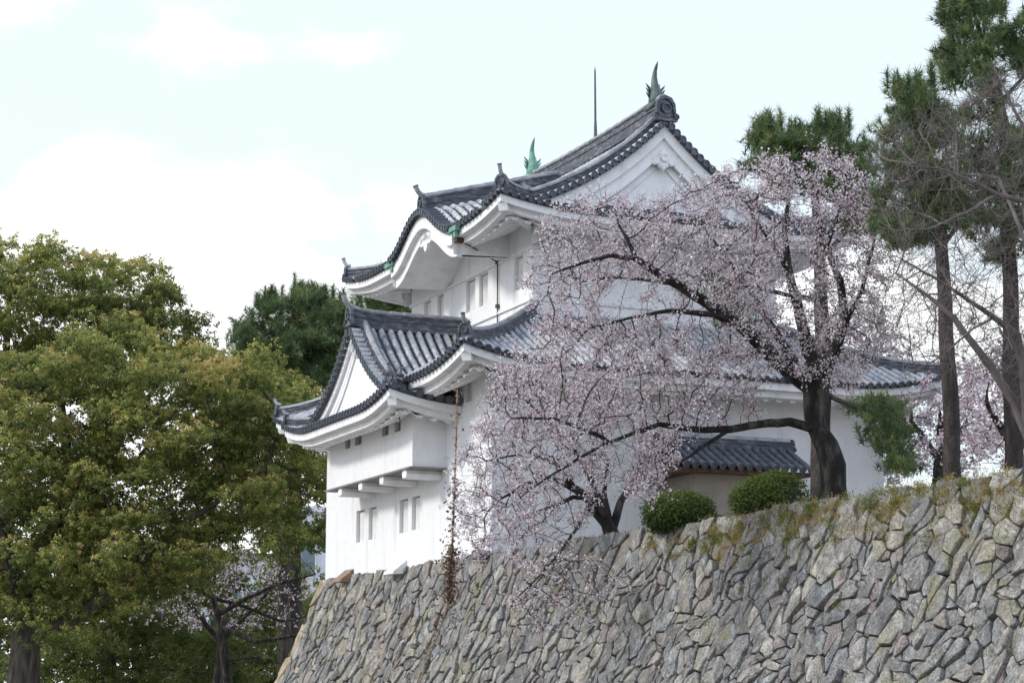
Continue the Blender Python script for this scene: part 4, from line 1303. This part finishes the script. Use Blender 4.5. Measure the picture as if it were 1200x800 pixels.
# ================================================================== bare trees
def bare(name, paths, attr, seed, label, bark, tip, step, di, dk, twig, maxn=6000, rmax=.02):
    return cherry(name, paths, attr, seed, label, tip, step, di, dk, twig, None, None, bark, None, maxn, 120, rmax, .10)
YB = 33.5
cb = [[(1222, 560, YB, .124), (1205, 510, YB, .093), (1188, 470, YB, .081), (1168, 440, YB, .074), (1140, 402, YB, .062), (1118, 372, YB, .053), (1085, 345, YB + .4, .034), (1050, 320, YB + .8, .019)],
      [(1205, 510, YB, .087), (1200, 440, YB - .3, .081), (1192, 392, YB - .5, .068), (1165, 372, YB - .7, .053), (1135, 352, YB - .9, .037), (1095, 325, YB - 1.2, .025), (1050, 300, YB - 1.5, .012)],
      [(1200, 440, YB - .3, .068), (1215, 330, YB - .6, .062), (1200, 235, YB - .8, .053), (1168, 228, YB - 1.0, .046), (1145, 215, YB - 1.2, .037), (1110, 200, YB - 1.4, .025), (1060, 190, YB - 1.6, .012)],
      [(1215, 330, YB - .6, .056), (1230, 220, YB - .2, .043), (1205, 160, YB, .031), (1180, 110, YB, .019), (1165, 80, YB, .009)],
      [(1168, 228, YB - 1.0, .031), (1130, 250, YB - 1.2, .025), (1090, 268, YB - 1.4, .015), (1045, 270, YB - 1.5, .009)],
      [(1215, 300, YB - .6, .037), (1170, 208, YB + .4, .031), (1120, 203, YB + .8, .022), (1080, 215, YB + 1.0, .012)],
      [(1165, 372, YB - .7, .031), (1140, 385, YB - .2, .025), (1100, 420, YB + .2, .015), (1060, 440, YB + .5, .009)]]
pb = [(1005, 165), (1035, 140), (1080, 130), (1130, 105), (1170, 75), (1250, 80), (1260, 400), (1200, 430), (1130, 430), (1060, 420), (1030, 350), (1045, 300), (1025, 250), (1012, 190)]
atb = np.concatenate([fill_poly(pb, 2500, YB - .2, 2.0, rs), fill_poly([(1040, 300), (1130, 290), (1210, 330), (1230, 470), (1150, 440), (1060, 430), (1020, 380)], 1100, YB - .3, 1.6, rs)])
bare('bare_tree', cb, atb, 41, 'leafless grey tree with fine tangled branches at the right edge', 'barkgrey', .0058, .19, 2.0, .24, (2.6, .2, .65), 14000, .02)

YL = 84
cl = [[(268, 815, YL, .216), (262, 760, YL, .187), (255, 720, YL, .158), (250, 700, YL, .130), (215, 680, YL - 1, .065), (180, 665, YL - 1.5, .029)],
      [(255, 720, YL, .115), (290, 700, YL, .086), (325, 685, YL, .065), (370, 672, YL + .5, .036)],
      [(258, 740, YL, .115), (300, 752, YL - .5, .101), (340, 745, YL - .5, .079), (380, 738, YL, .050)],
      [(250, 705, YL, .086), (285, 710, YL + 1, .072), (330, 728, YL + 1, .050), (372, 720, YL + 1, .029)],
      [(262, 775, YL, .072), (300, 770, YL + .5, .050), (345, 780, YL + .5, .029)],
      [(248, 705, YL, .072), (235, 660, YL, .050), (250, 625, YL, .029), (240, 595, YL, .014)]]
pl = [(180, 690), (200, 640), (260, 600), (330, 620), (380, 660), (385, 780), (300, 790), (230, 740)]
bare('bare_tree', cl, fill_poly(pl, 420, YL, 3, rs), 42, 'dark leafless tree with low crooked limbs left of the stone wall corner', 'barkcherry', .012, .42, 4.5, .6, (.8, .3, .9), 2500, .03)

# ================================================================== camphor trees
def camphor(base, paths, poly, Y, depth, n_attr, n_leaf, clump, seed, label, leaf=.17, thin=1.0, ramp_=(0, 1), matn='camphor', gap_=1.3, name='camphor_tree', group='evergreen camphor trees at the left', flat=.9):
    rs = np.random.default_rng(seed)
    A = fill_poly(poly, n_attr, Y, depth, rs)
    ln, lp, lr = limbs(paths, .7)
    nodes, par = grow(ln, lp, A, .7, 9, 1.0, 80, rs, .22, .04, 3500)
    rad = radii(par, .028); rad[:len(ln)] = np.maximum(rad[:len(ln)] * .5, lr)
    for i in range(len(ln), len(par)): rad[i] = min(rad[i], rad[par[i]] * .95)
    root = plant_root(name, ln[0], label, 'tree', group)
    V, F = branch_mesh(nodes, par, rad)
    attach(mesh_np('trunk', V, F, M['barkcamphor'], None, True), root)
    # foliage pads: clumps of leaves round the outer shoots, grouped into larger pads
    kid = np.zeros(len(par), int); np.add.at(kid, par[par >= 0], 1)
    tips = nodes[(kid == 0)]
    tips = np.concatenate([tips, A[rs.random(len(A)) < .35]])
    big = []
    for c in np.concatenate([tips, A])[rs.permutation(len(tips) + len(A))]:
        if not big or np.linalg.norm((np.array(big) - c) * np.array([1, 1, 1.25]), axis=1).min() > clump * gap_: big.append(c)
    big = np.array(big)
    R = clump
    cs, rr_, tb = [], [], []
    for c in big:
        k = rs.integers(4, 8)
        sub = c + rs.normal(0, .44, (k, 3)) * R * np.array([1, 1, .75]) + np.array([0, 0, .1 * R])
        cs.append(sub); rr_.append(R * rs.uniform(.50, .85, k)); tb.append(np.full(k, rs.normal(0, .10)))
    cs, rr_, tb = np.concatenate(cs), np.concatenate(rr_), np.concatenate(tb)
    wgt = rr_ ** 2; wgt /= wgt.sum()
    per = 15; n_spr = n_leaf // per                      # leaves sit in sprigs at the shoot ends
    ii = rs.choice(len(cs), n_spr, p=wgt)
    d = unit(n_spr, rs); d[:, 2] = np.where(d[:, 2] < -.35, -d[:, 2] * .6, d[:, 2])
    q = rs.beta(2.6, 1.0, n_spr)[:, None]
    C = cs[ii] + d * rr_[ii][:, None] * q * np.array([1.0, 1.0, flat])  + rs.normal(0, .05, (n_spr, 3))
    sp = np.repeat(np.arange(n_spr), per); off = unit(len(sp), rs) * (rs.random((len(sp), 1)) ** .5) * leaf * 1.35
    off[:, 2] = off[:, 2] * .8
    V, F = leaves(C[sp] + off, leaf, rs, (d[sp] * .6 + off / (leaf * 1.3) * .8 + np.array([0, 0, .35])), .55)
    # new shoots yellow to copper, inner leaves green; clump tops yellowed as sunlit
    young_lit = np.clip((q[:, 0] - .6) * .8 + np.clip(d[:, 2], -.3, 1) * .78, 0, 1)
    t = np.clip((.12 + .62 * young_lit + tb[ii] + rs.normal(0, .11, n_spr))[sp] + .10 * off[:, 2] / leaf + rs.normal(0, .08, len(sp)), 0, 1)
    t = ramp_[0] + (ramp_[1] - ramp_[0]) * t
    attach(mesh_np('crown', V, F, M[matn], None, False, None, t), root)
    return root

YC = 74
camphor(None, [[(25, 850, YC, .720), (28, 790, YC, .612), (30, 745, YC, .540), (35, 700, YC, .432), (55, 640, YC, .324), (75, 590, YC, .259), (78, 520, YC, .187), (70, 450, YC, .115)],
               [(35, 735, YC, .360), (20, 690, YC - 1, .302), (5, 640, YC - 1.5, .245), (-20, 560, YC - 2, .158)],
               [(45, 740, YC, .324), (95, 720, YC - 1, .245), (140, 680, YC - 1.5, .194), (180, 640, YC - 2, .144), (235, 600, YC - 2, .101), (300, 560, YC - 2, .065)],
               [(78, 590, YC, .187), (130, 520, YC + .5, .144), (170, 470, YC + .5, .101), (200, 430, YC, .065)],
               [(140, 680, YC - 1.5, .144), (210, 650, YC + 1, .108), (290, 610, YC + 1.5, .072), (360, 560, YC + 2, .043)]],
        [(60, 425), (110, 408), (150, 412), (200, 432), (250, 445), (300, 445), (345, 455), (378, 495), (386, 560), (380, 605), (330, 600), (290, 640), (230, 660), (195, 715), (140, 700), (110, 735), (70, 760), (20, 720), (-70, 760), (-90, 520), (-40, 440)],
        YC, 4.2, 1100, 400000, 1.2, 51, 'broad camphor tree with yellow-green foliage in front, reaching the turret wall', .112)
YD = 84
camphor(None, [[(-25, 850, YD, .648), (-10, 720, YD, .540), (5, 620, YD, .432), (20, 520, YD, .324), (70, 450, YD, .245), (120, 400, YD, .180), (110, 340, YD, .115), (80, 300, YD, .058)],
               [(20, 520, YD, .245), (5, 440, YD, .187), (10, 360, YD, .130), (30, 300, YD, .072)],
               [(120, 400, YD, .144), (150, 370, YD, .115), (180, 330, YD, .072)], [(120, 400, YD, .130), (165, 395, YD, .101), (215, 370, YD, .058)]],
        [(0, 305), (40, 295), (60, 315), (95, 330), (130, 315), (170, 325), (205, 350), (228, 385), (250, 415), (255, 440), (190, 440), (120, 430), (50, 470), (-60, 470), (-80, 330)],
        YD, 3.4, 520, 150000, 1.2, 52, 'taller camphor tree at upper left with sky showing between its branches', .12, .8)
YE = 80
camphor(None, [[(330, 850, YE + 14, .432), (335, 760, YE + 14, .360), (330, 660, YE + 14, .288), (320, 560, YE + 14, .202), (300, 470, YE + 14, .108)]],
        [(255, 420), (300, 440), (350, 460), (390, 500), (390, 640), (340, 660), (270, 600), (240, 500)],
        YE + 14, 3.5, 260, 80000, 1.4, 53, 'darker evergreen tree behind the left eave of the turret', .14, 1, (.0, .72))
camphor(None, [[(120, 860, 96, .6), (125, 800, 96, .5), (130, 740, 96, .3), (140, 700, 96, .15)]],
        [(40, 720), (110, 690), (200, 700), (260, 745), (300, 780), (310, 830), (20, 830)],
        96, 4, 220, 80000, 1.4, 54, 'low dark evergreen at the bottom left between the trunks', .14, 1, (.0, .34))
# distant trees on the far bank
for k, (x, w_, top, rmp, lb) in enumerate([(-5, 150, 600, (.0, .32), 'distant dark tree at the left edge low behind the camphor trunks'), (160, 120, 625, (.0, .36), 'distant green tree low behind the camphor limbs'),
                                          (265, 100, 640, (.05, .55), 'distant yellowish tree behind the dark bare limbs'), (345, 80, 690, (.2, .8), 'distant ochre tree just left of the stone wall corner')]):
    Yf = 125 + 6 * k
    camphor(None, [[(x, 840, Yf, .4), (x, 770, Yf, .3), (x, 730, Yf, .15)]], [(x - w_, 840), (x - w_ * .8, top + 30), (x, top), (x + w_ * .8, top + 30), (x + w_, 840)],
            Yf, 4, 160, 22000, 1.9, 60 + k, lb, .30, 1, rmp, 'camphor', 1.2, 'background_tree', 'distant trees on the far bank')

# ================================================================== pines
def pine(paths, poly, Y, depth, n_attr, seed, label, per=1.0, tuft=.26, group=None, grow_step=.4, ntuft=2600, tip=.012, cluster=.5):
    rs = np.random.default_rng(seed)
    polys = poly if isinstance(poly[0], list) else [poly]
    A = np.concatenate([fill_poly(p, max(8, int(n_attr * poly_area(p) / sum(map(poly_area, polys)))), Y, depth, rs) for p in polys])
    ln, lp, lr = limbs(paths, grow_step)
    nodes, par = grow(ln, lp, A, grow_step, 6, grow_step * 1.3, 90, rs, .22, .05, 3000)
    rad = radii(par, tip); rad[:len(ln)] = np.maximum(rad[:len(ln)] * .5, lr)
    for i in range(len(ln), len(par)): rad[i] = min(rad[i], rad[par[i]] * .95)
    root = plant_root('pine_tree', ln[0], label, 'tree', group)
    V, F = branch_mesh(nodes, par, rad)
    attach(mesh_np('trunk', V, F, M['barkpine'], None, True), root)
    kid = np.zeros(len(par), int); np.add.at(kid, par[par >= 0], 1)
    pool = np.concatenate([nodes[kid == 0], A])
    c = pool[rs.integers(0, len(pool), ntuft)] + rs.normal(0, cluster, (ntuft, 3)) * np.array([1, 1, .55])
    ax = rs.normal(0, .5, (ntuft, 3)) + np.array([0, 0, .75]); ax /= np.linalg.norm(ax, axis=1)[:, None]
    # a few upright candles on the topmost shoots
    top = np.argsort(-c[:, 2])[:ntuft // 12]
    add = c[np.repeat(top[::3], 4)] + np.array([0, 0, 1.0]) * np.tile(np.arange(4), len(top[::3]))[:, None] * tuft * .38
    c = np.concatenate([c, add]); ax = np.concatenate([ax, rs.normal(0, .12, (len(add), 3)) + np.array([0, 0, 1.0])]); ntuft = len(c)
    K = 30
    ii = np.repeat(np.arange(ntuft), K)
    d = ax[ii] * .6 + rs.normal(0, .55, (len(ii), 3)); d /= np.linalg.norm(d, axis=1)[:, None]
    base = c[ii] + ax[ii] * (rs.uniform(-.5, .3, len(ii)) * tuft)[:, None]
    L = (tuft * rs.uniform(.55, 1.05, len(ii)))[:, None]
    s_ = np.cross(d, unit(len(ii), rs)); s_ /= np.linalg.norm(s_, axis=1)[:, None]; wd = tuft * .036
    V = np.stack([base - s_ * wd, base + s_ * wd, base + d * L], 1).reshape(-1, 3)
    F = np.arange(len(V), dtype=np.int32).reshape(-1, 3)
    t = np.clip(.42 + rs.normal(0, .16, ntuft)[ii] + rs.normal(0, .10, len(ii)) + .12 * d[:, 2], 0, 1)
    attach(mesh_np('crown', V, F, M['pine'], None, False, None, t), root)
    return root
YP = 36.2
pine([[(1116, 562, YP, .169), (1115, 540, YP, .158), (1113, 450, YP, .148), (1108, 360, YP, .134), (1103, 290, YP, .120), (1100, 230, YP, .092), (1085, 180, YP, .064), (1070, 140, YP, .035)],
      [(1103, 280, YP, .049), (1140, 240, YP + .5, .035), (1160, 235, YP + .8, .022)], [(1101, 240, YP, .057), (1060, 215, YP - .4, .035), (1040, 200, YP - .6, .022)]],
     [[(1040, 160), (1045, 115), (1072, 95), (1105, 105), (1120, 150), (1105, 200), (1060, 190)], [(1025, 180), (1080, 180), (1125, 200), (1120, 270), (1050, 290), (1020, 250)], [(1100, 235), (1150, 240), (1145, 262), (1105, 265)]],
     YP, 1.3, 170, 71, 'pine with a straight bare trunk rising from the wall top right of the large cherry', ntuft=1500, tuft=.22, cluster=.14)
YQ = 38.5
pine([[(1188, 575, YQ, .190), (1187, 500, YQ, .176), (1185, 400, YQ, .163), (1182, 300, YQ, .148), (1180, 220, YQ, .134), (1176, 150, YQ, .113), (1165, 90, YQ, .084), (1150, 45, YQ, .057), (1140, 10, YQ, .035)],
      [(1165, 90, YQ, .049), (1130, 70, YQ - .5, .035), (1100, 55, YQ - .8, .022)], [(1172, 130, YQ, .049), (1200, 90, YQ, .035), (1215, 60, YQ, .022)], [(1181, 230, YQ, .049), (1150, 180, YQ, .035), (1125, 165, YQ, .022)]],
     [[(1098, 8), (1125, -8), (1165, -15), (1178, 25), (1195, 60), (1170, 82), (1130, 78), (1098, 75), (1078, 58), (1100, 40)], [(1105, 75), (1150, 85), (1185, 105), (1180, 130), (1120, 115)], [(1180, 20), (1240, 0), (1260, 90), (1195, 100)],
      [(1110, 130), (1180, 140), (1240, 180), (1230, 320), (1160, 300), (1120, 250)]],
     YQ, 1.5, 230, 72, 'tallest pine at the right edge, its dark crown cut by the picture top', ntuft=2400, tuft=.23, cluster=.15)
YR = 47
pine([[(960, 620, YR, .26), (962, 520, YR, .24), (965, 420, YR, .2), (962, 330, YR, .16), (958, 260, YR, .12), (950, 200, YR, .07), (945, 165, YR, .04)],
      [(964, 470, YR, .07), (1010, 480, YR - .5, .05), (1050, 485, YR - .8, .03)], [(963, 350, YR, .07), (900, 340, YR - .5, .05), (850, 330, YR - .8, .03)], [(960, 300, YR, .06), (1000, 260, YR, .04), (1015, 220, YR, .03)]],
     [[(876, 190), (886, 156), (908, 142), (930, 158), (948, 164), (968, 142), (988, 152), (1012, 160), (1025, 200), (1000, 235), (940, 230), (885, 212)], [(985, 215), (1030, 215), (1040, 270), (1000, 290)], [(985, 474), (1030, 466), (1062, 474), (1058, 488), (990, 490)], [(1005, 500), (1052, 490), (1072, 508), (1040, 528), (1010, 518)], [(1030, 535), (1065, 525), (1075, 548), (1045, 556)], [(830, 315), (870, 330), (868, 375), (845, 380)]],
     YR, 1.3, 190, 73, 'pine standing behind the large cherry, its green tips above the blossom', ntuft=2000, tuft=.26, cluster=.17)
YS = 98
pine([[(340, 860, YS, .5), (342, 700, YS, .45), (345, 560, YS, .36), (348, 460, YS, .26), (345, 400, YS, .16), (345, 360, YS, .08)],
      [(348, 470, YS, .14), (310, 430, YS, .1), (280, 390, YS, .06)], [(348, 470, YS, .14), (400, 430, YS, .1), (425, 400, YS, .06)]],
     [[(272, 385), (300, 362), (335, 348), (360, 338), (385, 352), (408, 362), (425, 400), (410, 440), (370, 455), (320, 450), (285, 420)], [(265, 395), (290, 400), (290, 420), (272, 410)]],
     YS, 3.4, 190, 74, 'dark pine standing behind the left gable of the turret', ntuft=2800, tuft=.48, cluster=.30, grow_step=.7, tip=.02)
pine([[(460, 880, 100, .45), (458, 650, 100, .36), (455, 450, 100, .22), (452, 360, 100, .1)]],
     [[(420, 345), (445, 335), (478, 345), (490, 380), (470, 410), (425, 400), (412, 370)]], 100, 2.5, 120, 75, 'pine top seen between the two left eaves of the turret', ntuft=1000, tuft=.50, cluster=.34, grow_step=.7, tip=.02)

# ================================================================== clipped shrubs
def shrub(x, y, Y, rx, rz, seed, label, n, twiggy=False):
    rs = np.random.default_rng(seed)
    base = at(x, y, Y); c = base + np.array([0, 0, rz * .55])
    root = plant_root('shrub', base, label, 'shrub', 'clipped shrubs on the wall top')
    cen = np.concatenate([c + unit(60, rs) * np.array([rx, rx, rz]) * .82, [c]])
    d = unit(n, rs); q = rs.beta(5, 1.2, n)[:, None]
    k = 1 + .07 * np.sin(d[:, :1] * 7 + seed) * np.cos(d[:, 2:] * 6) + .05 * np.sin(d[:, 1:2] * 11)
    C = c + d * q * k * (1 + .04 * np.sin(d[:, :1] * 3 + seed)) * np.array([rx, rx, rz]) + rs.normal(0, .035, (n, 3))
    keep = C[:, 2] > base[2] - .1
    if twiggy: keep &= ~((d[:, 0] > .25) & (d[:, 1] < .2) & (d[:, 2] < .55) & (rs.random(n) < .86))
    C, d, q = C[keep], d[keep], q[keep]
    V, F = leaves(C, .055, rs, d * .8 + np.array([0, 0, .4]), .6)
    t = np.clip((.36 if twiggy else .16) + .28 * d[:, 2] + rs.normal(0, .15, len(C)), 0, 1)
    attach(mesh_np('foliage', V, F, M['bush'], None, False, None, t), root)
    m_ = 420 if twiggy else 160
    e = c + unit(m_, rs) * np.array([rx, rx, rz]) * rs.uniform(.75, 1.0, (m_, 1)); e[:, 2] = np.maximum(e[:, 2], base[2])
    s0 = base + rs.normal(0, .12, (m_, 3)) * np.array([1, 1, .2]); mid = (s0 + e) / 2 + rs.normal(0, .12, (m_, 3))
    V, F = twig_mesh(np.concatenate([s0, mid]), np.concatenate([mid, e]), .010)
    attach(mesh_np('stems', V, F, M['barkgrey' if twiggy else 'barkcherry'], None, False), root)
shrub(795, 620, 42.9, .80, .54, 81, 'round dark green shrub nearer the turret corner, left of the other', 17000)
shrub(903, 604, 40.2, .86, .57, 82, 'bright green mounded shrub with bare brown twigs, touching the cherry trunk', 19000, True)

# ================================================================== dead creeper on its pole
rs = np.random.default_rng(91)
path = [(480, 830, 45.6), (495, 790, 46.2), (512, 745, 47.0), (526, 705, 47.6), (529, 690, 47.9), (530, 640, 47.9), (533, 560, 47.9), (535, 500, 47.9), (536, 456, 47.9)]
iv = plant_root('dead_creeper', at(529, 692, 47.9), 'brown dried creeper on a thin pole in front of the white wall and stones', 'creeper')
pw_ = np.array([at(*p) for p in path])
mb = MB(); mb.tube(list(pw_), [.024, .024, .026, .026, .028, .028, .024, .022, .018], 6); attach(mb.build('stem', M['rust'], None, True), iv)
cs = []
for p, q, n, sp in ((pw_[3], pw_[5], 800, .15), (pw_[5], pw_[6], 160, .13), (pw_[6], pw_[8], 60, .08), (pw_[1], pw_[3], 60, .05)):
    t = rs.random(n)[:, None]; cs.append(p + (q - p) * t + rs.normal(0, sp, (n, 3)) * np.array([1, 1, .6]) * np.abs(rs.normal(.6, .4, (n, 1))))
cs = np.concatenate(cs); V, F = leaves(cs, .085, rs, None, .7)
attach(mesh_np('dried_leaves', V, F, M['ivy'], None, False, None, rs.random(len(cs))), iv)

# ================================================================== moss and dry grass in the joints and along the top
rs = np.random.default_rng(95)
Cs, Ns, Ts, Hs = [], [], [], []
def tuftat(s, h, n, dry, hgt_=.16, sp=.10):
    wp = np.array(wall_point(s, h, rs.uniform(.02, .07)))
    o = wp + rs.normal(0, sp, (n, 3)) * np.array([1.3, .25, .8])
    Cs.append(o); Ts.append(np.clip(rs.normal(dry, .18, n), 0, 1)); Hs.append(np.full(n, hgt_))
for _ in range(330):
    s = rs.uniform(-23.5, -8.5); h = abs(rs.normal(.05, .5)) if rs.random() < .6 else abs(rs.normal(.5, .25))
    if h > 1.6 or (s > -12 and rs.random() < .55): continue
    tuftat(s, h, rs.integers(40, 120), rs.choice([.25, .5, .85, .95]), rs.uniform(.045, .10), rs.uniform(.05, .12))
for _ in range(120):
    s = rs.uniform(-24, 3); h = rs.uniform(1.0, 4.6)
    if rs.random() < .65: continue
    tuftat(s, h, rs.integers(16, 50), rs.uniform(0, .45), rs.uniform(.05, .12), .07)
for s in np.arange(-24, -5, .16):
    if rs.random() < (.85 if s < -11 else .6):
        n = rs.integers(8, 26)
        o = np.array([s, rs.uniform(.1, .5), .06]) + rs.normal(0, .1, (n, 3)) * np.array([1, 1, .2])
        Cs.append(o); Ts.append(np.clip(rs.normal(.35, .2, n), 0, 1)); Hs.append(np.full(n, rs.uniform(.04, .11)))
C = np.concatenate(Cs); t = np.concatenate(Ts); H = np.concatenate(Hs); n = len(C)
d = rs.normal(0, .55, (n, 3)) + np.array([0, -.35, .75]); d /= np.linalg.norm(d, axis=1)[:, None]
s_ = np.cross(d, unit(n, rs)); s_ /= np.linalg.norm(s_, axis=1)[:, None]
L = (H * rs.uniform(.5, 1.2, n))[:, None]; wd = (H * .10)[:, None]
V = np.stack([C - s_ * wd, C + s_ * wd, C + d * L], 1).reshape(-1, 3)[:, [1, 0, 2]]
grass = mesh_np('moss_and_grass', V, np.arange(3 * n, dtype=np.int32).reshape(-1, 3), M['moss'], None, False, None, t)
grass.location = tuple(ORG); grass.rotation_euler = (0, 0, ROTZ)
tag(grass, 'green moss and orange dry grass growing in the upper joints of the stone wall', 'moss', None, 'stuff')

# ================================================================== buildings far behind the trees at the left
M['farwall'] = m_noise('far_building_wall', [(.3, (.50, .52, .56)), (.7, (.60, .62, .66))], .5, .9)
m, nd, lk, b = mat('far_window_glass', (.12, .165, .20), .25, .5); M['farglass'] = m
M['fartan'] = m_noise('far_building_tan_wall', [(.3, (.34, .27, .20)), (.7, (.42, .35, .27))], .5, .9)
def far_building(x0, x1, y0, Y, label, mw, rows, cols, dep=14):
    p0, p1 = at(x0, 805, Y), at(x1, 805, Y); top = at((x0 + x1) / 2, y0, Y)[2]
    w_ = p1[0] - p0[0]; r = empty('far_building', (p0[0], Y, 0), 0, label, 'building', 'buildings beyond the trees')
    q = MB(); q.box((0, 0, -.5), (w_, dep, top)); q.build('wall', [M[mw]], r)
    q = MB(); q.box((-.3, -.3, top + .003), (w_ + .3, dep + .3, top + .5)); q.build('roof', [M[mw]], r)
    for i in range(cols):
        for j in range(rows):
            xa = w_ * (i + .2) / cols; xb = w_ * (i + .8) / cols; za = 2 + (top - 3) * j / rows; zb = za + (top - 3) / rows * .62
            q = MB(); q.box((xa - .12, -.12, za - .12), (xb + .12, -.003, zb + .12)); wf = q.build('window', [M['trim']], r)
            q = MB(); q.box((xa, -.16, za), (xb, -.123, zb)); q.build('pane', [M['farglass']], wf)
far_building(318, 372, 600, 165, 'pale grey-blue building with glazed windows seen between the branches left of the turret', 'farwall', 3, 2)
far_building(190, 310, 655, 175, 'long low pale building behind the cherry blossom at lower left', 'farwall', 2, 5)
